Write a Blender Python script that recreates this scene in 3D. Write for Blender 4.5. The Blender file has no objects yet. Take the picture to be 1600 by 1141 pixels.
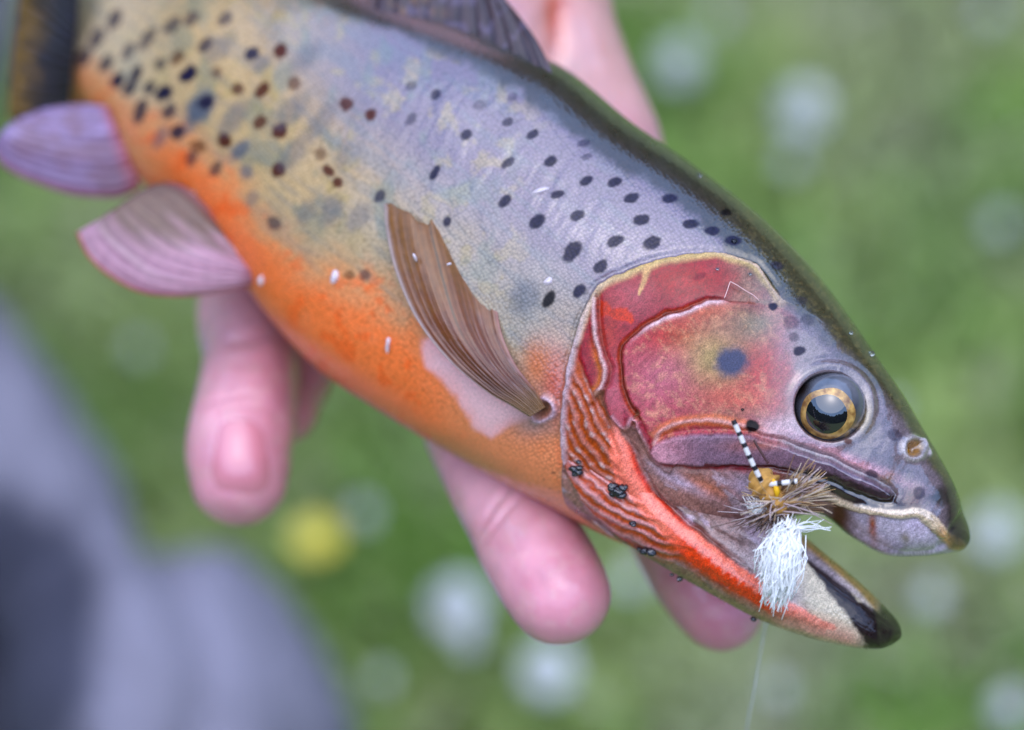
import bpy, bmesh, math, random
import numpy as np
from mathutils import Vector, Matrix

rng = np.random.default_rng(7)
random.seed(7)
R = math.radians
scene = bpy.context.scene
COL = scene.collection

# ------------------------------------------------------------------ camera
LENS, SENSOR = 65.0, 23.5
PW, PH = 1600.0, 1141.0
K = PW * LENS / SENSOR                      # photo pixels per unit slope
CAM_LOC = np.array((0.0, 0.0, 0.93))
PITCH = R(38)                               # 52 degrees below the horizon
cam_d = bpy.data.cameras.new('camera')
cam = bpy.data.objects.new('camera', cam_d)
COL.objects.link(cam)
cam.location = CAM_LOC
cam.rotation_euler = (PITCH, 0, 0)
cam_d.lens, cam_d.sensor_width = LENS, SENSOR
cam_d.sensor_fit = 'HORIZONTAL'
cam_d.clip_start, cam_d.clip_end = 0.01, 500
cam_d.dof.use_dof = True
cam_d.dof.focus_distance = 0.4385
cam_d.dof.aperture_fstop = 4.4
scene.camera = cam

# ------------------------------------------------------------------ sky, sun, exposure
SUN_EL, SUN_AZ = R(80), R(195)              # azimuth clockwise from +Y
world = bpy.data.worlds.new('World')
scene.world = world
world.use_nodes = True
wn = world.node_tree
sky = wn.nodes.new('ShaderNodeTexSky')
sky.sky_type = 'NISHITA'
sky.sun_disc = False
sky.sun_elevation = SUN_EL
sky.sun_rotation = SUN_AZ
sky.air_density, sky.dust_density, sky.ozone_density = 1.0, 1.0, 5.0
bg = wn.nodes['Background']
bg.inputs['Strength'].default_value = 0.15
wn.links.new(sky.outputs[0], bg.inputs['Color'])

sun_d = bpy.data.lights.new('sun', 'SUN')
sun_d.energy, sun_d.angle = 0.55, R(95)
sun_d.color = (1.0, 0.95, 0.88)
sun = bpy.data.objects.new('sun', sun_d)
COL.objects.link(sun)
sd = Vector((math.sin(SUN_AZ) * math.cos(SUN_EL), math.cos(SUN_AZ) * math.cos(SUN_EL), math.sin(SUN_EL)))
sun.rotation_euler = sd.to_track_quat('Z', 'Y').to_euler()

scene.view_settings.view_transform = 'Standard'
scene.view_settings.look = 'None'
scene.view_settings.gamma = 1
scene.view_settings.exposure = 1.88
scene.view_settings.use_curve_mapping = False
scene.render.engine = 'CYCLES'
scene.cycles.use_denoising = True
scene.cycles.max_bounces = 8
scene.cycles.caustics_reflective = False
scene.cycles.caustics_refractive = False

# ------------------------------------------------------------------ maths helpers
cp, sp_ = math.cos(PITCH), math.sin(PITCH)
RM = np.array(((1, 0, 0), (0, cp, -sp_), (0, sp_, cp)))


def at(u, v, d):
    """photo pixel + depth along the optical axis -> world points (n,3)"""
    u, v, d = np.broadcast_arrays(np.asarray(u, float), np.asarray(v, float), np.asarray(d, float))
    loc = np.stack(((u - PW / 2) / K * d, (PH / 2 - v) / K * d, -d), -1)
    return loc @ RM.T + CAM_LOC


def to_px(p):
    loc = (np.asarray(p) - CAM_LOC) @ RM
    d = -loc[..., 2]
    return PW / 2 + loc[..., 0] / d * K, PH / 2 - loc[..., 1] / d * K, d


VIEW = RM @ np.array((0, 0, -1.0))


def catmull(pts, n):
    """smooth curve through points, n samples evenly spaced by length of the first two columns"""
    p = np.asarray(pts, float)
    p = np.vstack((2 * p[0] - p[1], p, 2 * p[-1] - p[-2]))
    out = []
    for i in range(1, len(p) - 2):
        t = np.linspace(0, 1, 40, endpoint=False)[:, None]
        a, b, c, d = p[i - 1], p[i], p[i + 1], p[i + 2]
        out.append(0.5 * (2 * b + (c - a) * t + (2 * a - 5 * b + 4 * c - d) * t ** 2 + (3 * b - a - 3 * c + d) * t ** 3))
    q = np.vstack(out + [p[-2][None]])
    m = min(4, q.shape[1])
    s = np.concatenate(([0], np.cumsum(np.linalg.norm(np.diff(q[:, :m], axis=0), axis=1))))
    t = np.linspace(0, s[-1], n)
    return np.stack([np.interp(t, s, q[:, k]) for k in range(q.shape[1])], 1)


def lin(c):
    c = np.asarray(c, float) / 255.0
    return np.where(c <= 0.04045, c / 12.92, ((c + 0.055) / 1.055) ** 2.4)


def ss(e0, e1, x):
    t = np.clip((x - e0) / (e1 - e0), 0, 1)
    return t * t * (3 - 2 * t)


def _hash(ix, iy, seed):
    h = (ix.astype(np.int64) * 374761393 + iy.astype(np.int64) * 668265263 + seed * 982451653) & 0xffffffff
    h = ((h ^ (h >> 13)) * 1274126177) & 0xffffffff
    return ((h ^ (h >> 16)) & 0xffff) / 65535.0


def noise(x, y, seed=0):
    ix, iy = np.floor(x), np.floor(y)
    fx, fy = x - ix, y - iy
    fx, fy = fx * fx * (3 - 2 * fx), fy * fy * (3 - 2 * fy)
    a, b = _hash(ix, iy, seed), _hash(ix + 1, iy, seed)
    c, d = _hash(ix, iy + 1, seed), _hash(ix + 1, iy + 1, seed)
    return (a * (1 - fx) + b * fx) * (1 - fy) + (c * (1 - fx) + d * fx) * fy


def fbm(x, y, seed=0, o=4):
    s, a, t = 0, 0.5, 0
    for k in range(o):
        s = s + a * noise(x * 2 ** k, y * 2 ** k, seed + k * 17)
        t += a
        a *= 0.55
    return s / t


def seg_dist(u, v, pts, vals=None):
    """distance to a polyline, the position 0..1 along it, and the signed side"""
    pts = np.asarray(pts, float)
    best = np.full(u.shape, 1e9)
    par = np.zeros(u.shape)
    side = np.zeros(u.shape)
    L = np.concatenate(([0], np.cumsum(np.linalg.norm(np.diff(pts, axis=0), axis=1))))
    for i in range(len(pts) - 1):
        a, b = pts[i], pts[i + 1]
        e = b - a
        l2 = e @ e
        t = np.clip(((u - a[0]) * e[0] + (v - a[1]) * e[1]) / l2, 0, 1)
        dx, dy = u - a[0] - t * e[0], v - a[1] - t * e[1]
        d = np.hypot(dx, dy)
        m = d < best
        best = np.where(m, d, best)
        par = np.where(m, (L[i] + t * (L[i + 1] - L[i])) / L[-1], par)
        side = np.where(m, np.sign(e[0] * dy - e[1] * dx), side)
    return best, par, side


def poly_sd(u, v, pts):
    """signed distance to a closed polygon, negative inside"""
    pts = np.asarray(pts, float)
    best = np.full(u.shape, 1e9)
    ins = np.zeros(u.shape, bool)
    n = len(pts)
    for i in range(n):
        a, b = pts[i], pts[(i + 1) % n]
        e = b - a
        t = np.clip(((u - a[0]) * e[0] + (v - a[1]) * e[1]) / (e @ e + 1e-9), 0, 1)
        best = np.minimum(best, np.hypot(u - a[0] - t * e[0], v - a[1] - t * e[1]))
        c = (a[1] > v) != (b[1] > v)
        with np.errstate(divide='ignore', invalid='ignore'):
            x = a[0] + (v - a[1]) * (b[0] - a[0]) / (b[1] - a[1] + 1e-12)
        ins ^= c & (u < x)
    return np.where(ins, -best, best)


def sm(pts, n=60, closed=False):
    """smooth polyline"""
    p = [tuple(x) for x in pts]
    if closed:
        q = catmull(p[-2:] + p + p[:2], 400)
        # keep only the middle turn
        d0 = np.linalg.norm(q - np.array(p[0]), axis=1)
        i0 = int(np.argmin(d0[:200]))
        i1 = 200 + int(np.argmin(d0[200:]))
        q = q[i0:i1]
        return q[::max(1, len(q) // n)]
    return catmull(p, n)


# ------------------------------------------------------------------ object helpers
def mesh_obj(name, verts, faces, mat=None, parent=None, smooth=True, col=None, attrs=None, uv=None):
    me = bpy.data.meshes.new(name)
    verts = np.asarray(verts, np.float32)
    if isinstance(faces, np.ndarray):
        n, k = faces.shape
        me.vertices.add(len(verts))
        me.vertices.foreach_set('co', verts.ravel())
        me.loops.add(n * k)
        me.loops.foreach_set('vertex_index', faces.astype(np.int32).ravel())
        me.polygons.add(n)
        me.polygons.foreach_set('loop_start', np.arange(0, n * k, k, dtype=np.int32))
        me.update(calc_edges=True)
        me.validate()
    else:
        me.from_pydata([tuple(map(float, p)) for p in verts], [], faces)
        me.update()
    if smooth:
        me.polygons.foreach_set('use_smooth', np.ones(len(me.polygons), bool))
    if col is not None:
        a = me.color_attributes.new('col', 'FLOAT_COLOR', 'POINT')
        c4 = np.ones((len(verts), 4), np.float32)
        c4[:, :3] = col
        a.data.foreach_set('color', c4.ravel())
    for k, val in (attrs or {}).items():
        a = me.attributes.new(k, 'FLOAT', 'POINT')
        a.data.foreach_set('value', np.asarray(val, np.float32))
    if uv is not None:
        a = me.attributes.new('px', 'FLOAT_VECTOR', 'POINT')
        c3 = np.zeros((len(verts), 3), np.float32)
        c3[:, :2] = uv
        a.data.foreach_set('vector', c3.ravel())
    o = bpy.data.objects.new(name, me)
    COL.objects.link(o)
    if mat:
        me.materials.append(mat)
    if parent:
        o.parent = parent
        o.matrix_parent_inverse = parent.matrix_world.inverted()
    return o


def tag(o, label=None, cat=None, group=None, kind=None):
    for k, x in (('label', label), ('category', cat), ('group', group), ('kind', kind)):
        if x:
            o[k] = x
    return o


def empty(name, loc):
    o = bpy.data.objects.new(name, None)
    COL.objects.link(o)
    o.location = loc
    o.empty_display_size = 0.01
    o.matrix_world = Matrix.Translation(Vector(loc))
    return o


def grid_faces(n, m, wrap=False):
    i = np.arange(n - 1)[:, None]
    j = np.arange(m if wrap else m - 1)[None]
    j1 = (j + 1) % m
    return np.stack((i * m + j, i * m + j1, (i + 1) * m + j1, (i + 1) * m + j), -1).reshape(-1, 4)


def tube(path, rad, nseg=8, caps=True):
    """path (n,3), rad (n,) -> verts, faces list"""
    path = np.asarray(path, float)
    rad = np.broadcast_to(rad, (len(path),))
    T = np.gradient(path, axis=0)
    T /= np.linalg.norm(T, axis=1, keepdims=True) + 1e-12
    ref = np.array((0.31, 0.22, 0.92))
    vs = []
    A = np.cross(T, ref)
    A /= np.linalg.norm(A, axis=1, keepdims=True)
    B = np.cross(T, A)
    for k in range(nseg):
        a = 2 * math.pi * k / nseg
        vs.append(path + rad[:, None] * (math.cos(a) * A + math.sin(a) * B))
    V = np.stack(vs, 1).reshape(-1, 3)
    F = [tuple(map(int, f)) for f in grid_faces(len(path), nseg, True)]
    if caps:
        F.append(tuple(range(nseg))[::-1])
        F.append(tuple(range((len(path) - 1) * nseg, len(path) * nseg)))
    return V, F


class Join:
    def __init__(self):
        self.v, self.f, self.c, self.n = [], [], [], 0

    def add(self, V, F, col=None):
        self.f += [tuple(i + self.n for i in f) for f in F]
        self.v.append(np.asarray(V))
        if col is not None:
            self.c.append(np.broadcast_to(np.asarray(col, float), (len(V), 3)))
        self.n += len(V)

    def build(self, name, mat, parent=None, smooth=True):
        return mesh_obj(name, np.vstack(self.v), self.f, mat, parent, smooth, np.vstack(self.c) if self.c else None)


# ------------------------------------------------------------------ materials
def new_mat(name):
    m = bpy.data.materials.new(name)
    m.use_nodes = True
    return m, m.node_tree, m.node_tree.nodes['Principled BSDF']


def nd(nt, kind, **kw):
    n = nt.nodes.new(kind)
    for k, x in kw.items():
        setattr(n, k, x)
    return n


def mat_plain(name, rgb, rough=0.5, spec=0.5, nscale=60, namt=0.25, bump=0.0, coat=0.0, attr=False, transl=0.0):
    """one colour (or the 'col' attribute) broken up by noise"""
    m, nt, b = new_mat(name)
    tc = nd(nt, 'ShaderNodeTexCoord')
    no = nd(nt, 'ShaderNodeTexNoise')
    no.inputs['Scale'].default_value = nscale
    no.inputs['Detail'].default_value = 6
    nt.links.new(tc.outputs['Object'], no.inputs['Vector'])
    mr = nd(nt, 'ShaderNodeMapRange')
    mr.inputs['From Min'].default_value, mr.inputs['From Max'].default_value = 0.25, 0.75
    mr.inputs['To Min'].default_value, mr.inputs['To Max'].default_value = 1 - namt, 1 + namt
    nt.links.new(no.outputs['Fac'], mr.inputs['Value'])
    mx = nd(nt, 'ShaderNodeVectorMath', operation='SCALE')
    if attr:
        at_ = nd(nt, 'ShaderNodeAttribute', attribute_name='col')
        nt.links.new(at_.outputs['Color'], mx.inputs[0])
    else:
        mx.inputs[0].default_value = rgb
    nt.links.new(mr.outputs[0], mx.inputs['Scale'])
    nt.links.new(mx.outputs[0], b.inputs['Base Color'])
    b.inputs['Roughness'].default_value = rough
    b.inputs['Specular IOR Level'].default_value = spec
    b.inputs['Coat Weight'].default_value = coat
    b.inputs['Coat Roughness'].default_value = 0.08
    if bump:
        bp = nd(nt, 'ShaderNodeBump')
        bp.inputs['Strength'].default_value = bump
        bp.inputs['Distance'].default_value = 0.0006
        nt.links.new(no.outputs['Fac'], bp.inputs['Height'])
        nt.links.new(bp.outputs[0], b.inputs['Normal'])
    if transl:
        tr = nd(nt, 'ShaderNodeBsdfTranslucent')
        nt.links.new(mx.outputs[0], tr.inputs['Color'])
        ms = nd(nt, 'ShaderNodeMixShader')
        ms.inputs[0].default_value = transl
        out = nt.nodes['Material Output']
        nt.links.new(b.outputs[0], ms.inputs[1])
        nt.links.new(tr.outputs[0], ms.inputs[2])
        nt.links.new(ms.outputs[0], out.inputs['Surface'])
    return m


def mat_fish():
    m, nt, b = new_mat('trout_skin')
    L = nt.links.new
    ca = nd(nt, 'ShaderNodeAttribute', attribute_name='col')
    px = nd(nt, 'ShaderNodeAttribute', attribute_name='px')
    sc = nd(nt, 'ShaderNodeAttribute', attribute_name='scaly')
    wt = nd(nt, 'ShaderNodeAttribute', attribute_name='wet')
    # scales: oblique near-regular cells
    mp = nd(nt, 'ShaderNodeMapping')
    mp.inputs['Rotation'].default_value = (0, 0, R(32))
    mp.inputs['Scale'].default_value = (150, 190, 1)
    L(px.outputs['Vector'], mp.inputs['Vector'])
    vo = nd(nt, 'ShaderNodeTexVoronoi', voronoi_dimensions='2D')
    vo.inputs['Randomness'].default_value = 0.55
    vo.inputs['Scale'].default_value = 1.0
    L(mp.outputs[0], vo.inputs['Vector'])
    # fine mottling of the pigment
    no = nd(nt, 'ShaderNodeTexNoise', noise_dimensions='2D')
    no.inputs['Scale'].default_value = 420
    no.inputs['Detail'].default_value = 4
    L(px.outputs['Vector'], no.inputs['Vector'])
    f1 = nd(nt, 'ShaderNodeMapRange')
    f1.inputs['From Min'].default_value, f1.inputs['From Max'].default_value = 0.3, 0.7
    f1.inputs['To Min'].default_value, f1.inputs['To Max'].default_value = 0.70, 1.28
    L(no.outputs['Fac'], f1.inputs['Value'])
    f2 = nd(nt, 'ShaderNodeMapRange')
    f2.inputs['From Min'].default_value, f2.inputs['From Max'].default_value = 0.1, 0.7
    f2.inputs['To Min'].default_value, f2.inputs['To Max'].default_value = 0.30, -0.28
    L(vo.outputs['Distance'], f2.inputs['Value'])
    f3 = nd(nt, 'ShaderNodeMath', operation='MULTIPLY_ADD')
    L(f2.outputs[0], f3.inputs[0])
    L(sc.outputs['Fac'], f3.inputs[1])
    f3.inputs[2].default_value = 1.0
    f4 = nd(nt, 'ShaderNodeMath', operation='MULTIPLY')
    L(f1.outputs[0], f4.inputs[0])
    L(f3.outputs[0], f4.inputs[1])
    mx = nd(nt, 'ShaderNodeVectorMath', operation='SCALE')
    L(ca.outputs['Color'], mx.inputs[0])
    L(f4.outputs[0], mx.inputs['Scale'])
    L(mx.outputs[0], b.inputs['Base Color'])
    # wet slime film: gloss varies
    n2 = nd(nt, 'ShaderNodeTexNoise', noise_dimensions='2D')
    n2.inputs['Scale'].default_value = 38
    n2.inputs['Detail'].default_value = 5
    L(px.outputs['Vector'], n2.inputs['Vector'])
    r1 = nd(nt, 'ShaderNodeMapRange')
    r1.inputs['From Min'].default_value, r1.inputs['From Max'].default_value = 0.3, 0.7
    r1.inputs['To Min'].default_value, r1.inputs['To Max'].default_value = 0.26, 0.42
    L(n2.outputs['Fac'], r1.inputs['Value'])
    L(r1.outputs[0], b.inputs['Roughness'])
    sl = nd(nt, 'ShaderNodeMath', operation='MULTIPLY_ADD')
    L(wt.outputs['Fac'], sl.inputs[0])
    sl.inputs[1].default_value, sl.inputs[2].default_value = 0.32, 0.10
    L(sl.outputs[0], b.inputs['Specular IOR Level'])
    L(wt.outputs['Fac'], b.inputs['Coat Weight'])
    b.inputs['Coat Roughness'].default_value = 0.045
    b.inputs['Coat IOR'].default_value = 1.75
    # relief
    h0 = nd(nt, 'ShaderNodeMath', operation='MULTIPLY')
    L(vo.outputs['Distance'], h0.inputs[0])
    L(sc.outputs['Fac'], h0.inputs[1])
    bp = nd(nt, 'ShaderNodeBump', invert=True)
    bp.inputs['Strength'].default_value = 0.5
    bp.inputs['Distance'].default_value = 0.00007
    L(h0.outputs[0], bp.inputs['Height'])
    bp2 = nd(nt, 'ShaderNodeBump')
    bp2.inputs['Strength'].default_value = 0.45
    bp2.inputs['Distance'].default_value = 0.0001
    n3 = nd(nt, 'ShaderNodeTexNoise', noise_dimensions='2D')
    n3.inputs['Scale'].default_value = 90
    n3.inputs['Detail'].default_value = 6
    L(px.outputs['Vector'], n3.inputs['Vector'])
    L(n3.outputs['Fac'], bp2.inputs['Height'])
    L(bp.outputs[0], bp2.inputs['Normal'])
    L(bp2.outputs[0], b.inputs['Normal'])
    L(bp2.outputs[0], b.inputs['Coat Normal'])
    b.inputs['Subsurface Weight'].default_value = 0.08
    b.inputs['Subsurface Radius'].default_value = (1.0, 0.4, 0.25)
    b.inputs['Subsurface Scale'].default_value = 0.0012
    return m


G = 0.70                                    # photo colour -> reflectance


def A(r, g, b, k=1.0):
    c = lin((r, g, b)) * np.array((1.03, 1.0, 0.93)) * G * k
    m = c.mean()
    return np.clip(m + (c - m) * 1.18, 0.004, 0.9)


#PART_SETTING
# ------------------------------------------------------------------ ground and grass
def mat_ground():
    m, nt, b = new_mat('meadow_soil')
    tc = nd(nt, 'ShaderNodeTexCoord')
    no = nd(nt, 'ShaderNodeTexNoise')
    no.inputs['Scale'].default_value = 9
    no.inputs['Detail'].default_value = 8
    nt.links.new(tc.outputs['Object'], no.inputs['Vector'])
    cr = nd(nt, 'ShaderNodeValToRGB')
    cr.color_ramp.elements[0].position, cr.color_ramp.elements[1].position = 0.35, 0.68
    cr.color_ramp.elements[0].color = (0.09, 0.15, 0.045, 1)
    cr.color_ramp.elements[1].color = (0.20, 0.19, 0.11, 1)
    nt.links.new(no.outputs['Fac'], cr.inputs[0])
    nt.links.new(cr.outputs[0], b.inputs['Base Color'])
    b.inputs['Roughness'].default_value = 0.95
    b.inputs['Specular IOR Level'].default_value = 0.1
    return m


ground = mesh_obj('ground', [(-200, -200, 0), (200, -200, 0), (200, 200, 0), (-200, 200, 0)], [(0, 1, 2, 3)], mat_ground(), smooth=False)
tag(ground, 'short green meadow ground spreading beneath the trout', 'ground', kind='structure')


def ground_hit(u, v, h=0.0):
    d = RM @ np.array(((u - PW / 2) / K, (PH / 2 - v) / K, -1.0))
    t = (h - CAM_LOC[2]) / d[2]
    return CAM_LOC + d * t


def build_grass():
    N = 46000
    cx = ground_hit(800, 570)
    x = rng.normal(0, 0.42, N) + cx[0]
    y = rng.normal(0, 0.45, N) + cx[1]
    hgt = rng.uniform(0.02, 0.055, N)
    w = rng.uniform(0.0014, 0.0034, N)
    az = rng.uniform(0, 2 * math.pi, N)
    lean = rng.uniform(0.2, 1.1, N)
    dx, dy = np.cos(az), np.sin(az)
    px_, py_ = -dy, dx
    V = np.zeros((N, 7, 3))
    for k, (t, ww) in enumerate(((0, 1.0), (0.4, 1.0), (0.75, 0.7))):
        ox = dx * hgt * lean * t ** 1.8
        oy = dy * hgt * lean * t ** 1.8
        z = hgt * t * (1 - 0.25 * lean * t)
        V[:, 2 * k] = np.stack((x + ox - px_ * w * ww, y + oy - py_ * w * ww, z), 1)
        V[:, 2 * k + 1] = np.stack((x + ox + px_ * w * ww, y + oy + py_ * w * ww, z), 1)
    V[:, 6] = np.stack((x + dx * hgt * lean, y + dy * hgt * lean, hgt * (1 - 0.25 * lean)), 1)
    base = np.arange(N)[:, None] * 7
    tri = np.array(((0, 1, 3), (0, 3, 2), (2, 3, 5), (2, 5, 4), (4, 5, 6)))
    F = (base[:, None, :] + tri[None]).reshape(-1, 3)
    n1 = fbm(x * 16, y * 16, 3, 3)
    n2 = fbm(x * 12 + 9, y * 12, 21, 3)
    c0, c1, c2 = np.array((0.18, 0.32, 0.06)), np.array((0.42, 0.51, 0.18)), np.array((0.48, 0.45, 0.32))
    f = np.clip((n1 - 0.34) * 3.2 + rng.normal(0, 0.22, N), 0, 1)[:, None]
    dry = (ss(0.52, 0.70, n2) * 0.6 + (rng.random(N) < 0.06) * 0.7)[:, None].clip(0, 1)
    c = (c0 * (1 - f) + c1 * f) * (1 - dry) + c2 * dry
    c = np.repeat(c, 7, 0)
    o = mesh_obj('grass', V.reshape(-1, 3), F, mat_plain('grass_blade', (0, 0, 0), 0.7, 0.1, 30, 0.15, attr=True, transl=0.35), col=c)
    tag(o, 'short green meadow grass blurred behind the trout', 'grass', kind='stuff')


build_grass()

M_petal = mat_plain('flower_petal', (0.78, 0.80, 0.78), 0.7, 0.2, 300, 0.12)
M_yellow = mat_plain('yellow_petal', (0.70, 0.58, 0.08), 0.6, 0.3, 300, 0.12)
M_stem = mat_plain('flower_stem', (0.09, 0.16, 0.04), 0.6, 0.3, 200, 0.2)


def flower(u, v, size, label, group, yellow=False, h=0.05):
    top = ground_hit(u, v, h)
    e = empty('buttercup' if yellow else 'clover_flower', (top[0], top[1], 0))
    path = np.array([(top[0] + 0.012 * (1 - t), top[1] + 0.008 * (1 - t) ** 2, h * t) for t in np.linspace(0, 1, 6)])
    V, F = tube(path, 0.0011, 5)
    mesh_obj('stem', V, F, M_stem, e)
    j = Join()
    if yellow:
        for k in range(6):
            a = 2 * math.pi * k / 6
            ca, sa = math.cos(a), math.sin(a)
            P = []
            for r, w, z in ((0.1, 0.1, 0), (0.5, 0.42, 0.05), (0.85, 0.45, 0.22), (1.0, 0.2, 0.34)):
                for q in (-w, 0, w):
                    P.append((top[0] + size * (ca * r - sa * q), top[1] + size * (sa * r + ca * q), h + size * (z + 0.15 * abs(q))))
            j.add(P, [(3 * i + q, 3 * i + q + 1, 3 * i + q + 4, 3 * i + q + 3) for i in range(3) for q in range(2)])
        j.build('petals', M_yellow, e)
    else:
        n = 46
        for k in range(n):                  # a ball of small upright florets
            z = 1 - 1.5 * k / n
            a = k * 2.39996
            rr = math.sqrt(max(0, 1 - z * z))
            dirv = np.array((rr * math.cos(a), rr * math.sin(a), z))
            t = np.cross(dirv, (0.3, 0.5, 0.8))
            t /= np.linalg.norm(t)
            b = np.cross(dirv, t)
            c = top + np.array((0, 0, 0.0))
            P = [c + dirv * size * 0.4, c + (dirv * 0.8 + t * 0.34) * size, c + (dirv * 1.05) * size, c + (dirv * 0.8 - t * 0.34) * size, c + (dirv * 0.8 + b * 0.14) * size]
            j.add(P, [(0, 1, 2), (0, 2, 3), (0, 4, 2), (1, 4, 2), (3, 2, 4)])
        j.build('flower_head', M_petal, e)
    tag(e, label, 'flower', group)
    return e


WF = 'white clover flowers in the grass'
for (u, v, s, lab) in (
        (1255, 172, 0.0100, 'brightest round white clover flower in the grass beyond the fish head'),
        (1060, 100, 0.0085, 'pale clover flower in the grass beside the wrist'),
        (1235, 252, 0.0055, 'small dull clover flower just below the brightest one'),
        (1120, 28, 0.0050, 'faint clover flower in the grass'),
        (1545, 22, 0.0055, 'faint clover flower in the grass'),
        (1562, 350, 0.0060, 'faint clover flower in the grass'),
        (1555, 830, 0.0080, 'whitish clover flower in the grass past the snout'),
        (1455, 930, 0.0060, 'faint clover flower in the grass between the open jaws and the corner'),
        (1575, 1105, 0.0070, 'faint clover flower in the grass'),
        (1390, 640, 0.0045, 'faint clover flower in the grass'),
        (712, 948, 0.0100, 'bright white clover flower in the grass left of the middle finger'),
        (730, 1000, 0.0055, 'faint clover flower in the grass'),
        (855, 1048, 0.0095, 'white clover flower in the grass under the middle fingertip'),
        (566, 802, 0.0055, 'dull pale clover flower beside the yellow flower'),
        (985, 905, 0.0060, 'faint clover flower in the grass'),
        (595, 1060, 0.0045, 'faint clover flower in the grass'),
        (215, 545, 0.0045, 'faint clover flower in the grass'),
        (1215, 1075, 0.0045, 'faint clover flower in the grass')):
    flower(u, v, s * (1.1 if s > .007 else .85), lab, WF)
flower(495, 846, 0.0085, 'single yellow buttercup flower in the grass', None, True, 0.055)


def build_wood():
    """the dark belt of trees round the meadow, mirrored in the fish's eye and wet back"""
    n, m = 420, 9
    j = Join()
    th = np.linspace(0, 2 * math.pi, n, endpoint=False)
    V = np.zeros((m, n, 3))
    top = 11.0 + 6.0 * fbm(th * 6, th * 0, 5) + 4 * np.maximum(0, noise(th * 23, th * 0, 9) - 0.35)
    for k in range(m):
        t = k / (m - 1)
        r = 27 + 3.0 * t + 2.2 * noise(th * 30, th * 0 + k * 1.7, 31)
        V[k] = np.stack((r * np.cos(th), r * np.sin(th), top * t + (0.9 * noise(th * 60, th * 0 + k, 41) if 0 < k else 0)), 1)
    o = mesh_obj('woodland', V.reshape(-1, 3), grid_faces(m, n, True), mat_plain('dark_foliage', (0.028, 0.045, 0.018), 0.8, 0.2, 1.2, 0.5), smooth=False)
    tag(o, 'dark belt of trees around the meadow', 'woodland', kind='stuff')


build_wood()
#PART_FISH
# ------------------------------------------------------------------ the trout
M_skin = mat_fish()
# stations tail -> snout: dorsal u,v, ventral u,v, flank depth, half thickness (mm)
ST = [
    (150, -45, 88, 158, 0.5240, 6),
    (190, -48, 128, 175, 0.5170, 8),
    (250, -46, 180, 205, 0.5080, 10.5),
    (330, -48, 238, 295, 0.4980, 14),
    (428, -42, 315, 345, 0.4865, 18),
    (535, -28, 405, 462, 0.4760, 21),
    (648, 2, 500, 573, 0.4660, 23),
    (762, 46, 610, 650, 0.4570, 24),
    (880, 104, 740, 728, 0.4495, 24),
    (985, 190, 870, 796, 0.4440, 23),
    (1085, 258, 990, 856, 0.4405, 21.5),
    (1180, 332, 1080, 862, 0.4385, 20),
    (1262, 412, 1160, 838, 0.4375, 18),
    (1325, 492, 1225, 812, 0.4375, 15.5),
    (1380, 572, 1282, 805, 0.4385, 13),
    (1430, 650, 1328, 838, 0.4400, 11.5),
    (1468, 715, 1380, 866, 0.4410, 10),
    (1494, 766, 1430, 869, 0.4425, 8.5),
    (1506, 805, 1470, 865, 0.4440, 6.5),
    (1507, 830, 1495, 850, 0.4462, 3.0),
]
JAW = [  # lower jaw: upper edge, lower edge
    (930, 640, 905, 800, 0.4470, 15),
    (1010, 690, 985, 852, 0.4440, 14.5),
    (1100, 745, 1085, 912, 0.4425, 13.5),
    (1185, 795, 1175, 962, 0.4425, 12),
    (1243, 828, 1255, 993, 0.4430, 10.5),
    (1300, 874, 1318, 1008, 0.4438, 9),
    (1350, 918, 1360, 1013, 0.4445, 7.5),
    (1386, 958, 1386, 1011, 0.4455, 5.5),
    (1402, 985, 1399, 1001, 0.4475, 2.5),
]


def loft(st, ns, nv, nb, pw):
    q = catmull(st, ns)
    zc = q[:, 4] + q[:, 5] / 1000.0
    D3, V3 = at(q[:, 0], q[:, 1], zc), at(q[:, 2], q[:, 3], zc)
    C, H = (D3 + V3) / 2, (D3 - V3) / 2
    T = np.gradient(C, axis=0)
    k = 9
    Tp = np.vstack([T[:1]] * k + [T] + [T[-1:]] * k)
    T = np.stack([np.convolve(Tp[:, i], np.ones(2 * k + 1) / (2 * k + 1), 'valid') for i in range(3)], 1)
    N = np.cross(T, H)
    N /= np.linalg.norm(N, axis=1, keepdims=True)
    N *= np.sign(-(N @ VIEW))[:, None]
    # keep the flank facing the camera fairly squarely: cross-sections of a tapering tail
    N = N * 0.75 - VIEW * 0.25
    Hn = H / np.linalg.norm(H, axis=1, keepdims=True)
    N -= (N * Hn).sum(1, keepdims=True) * Hn
    N /= np.linalg.norm(N, axis=1, keepdims=True)
    b = q[:, 5] / 1000.0
    al = np.linspace(-math.pi / 2, math.pi / 2, nv)
    be = np.linspace(math.pi / 2, 1.5 * math.pi, nb + 2)[1:-1]
    a = np.concatenate((al, be))
    cx, sx = np.cos(a), np.sin(a)
    e = 2.0 / pw
    gx, gy = np.sign(cx) * np.abs(cx) ** e, np.sign(sx) * np.abs(sx) ** e
    P = C[:, None] + H[:, None] * gy[None, :, None] + N[:, None] * (b[:, None] * gx[None])[..., None]
    return P, C, N, (1 + gy) / 2, q


def vert_normals(P):
    """normals of a wrapped grid (ns, m, 3), pointing outwards (away from the axis)"""
    du = np.gradient(P, axis=0)
    dv = (np.roll(P, -1, 1) - np.roll(P, 1, 1)) / 2
    n = np.cross(du, dv)
    n /= np.linalg.norm(n, axis=2, keepdims=True) + 1e-15
    c = P.mean(1, keepdims=True)
    s = np.sign(((P - c) * n).sum(2).mean())
    return n * s


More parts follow.
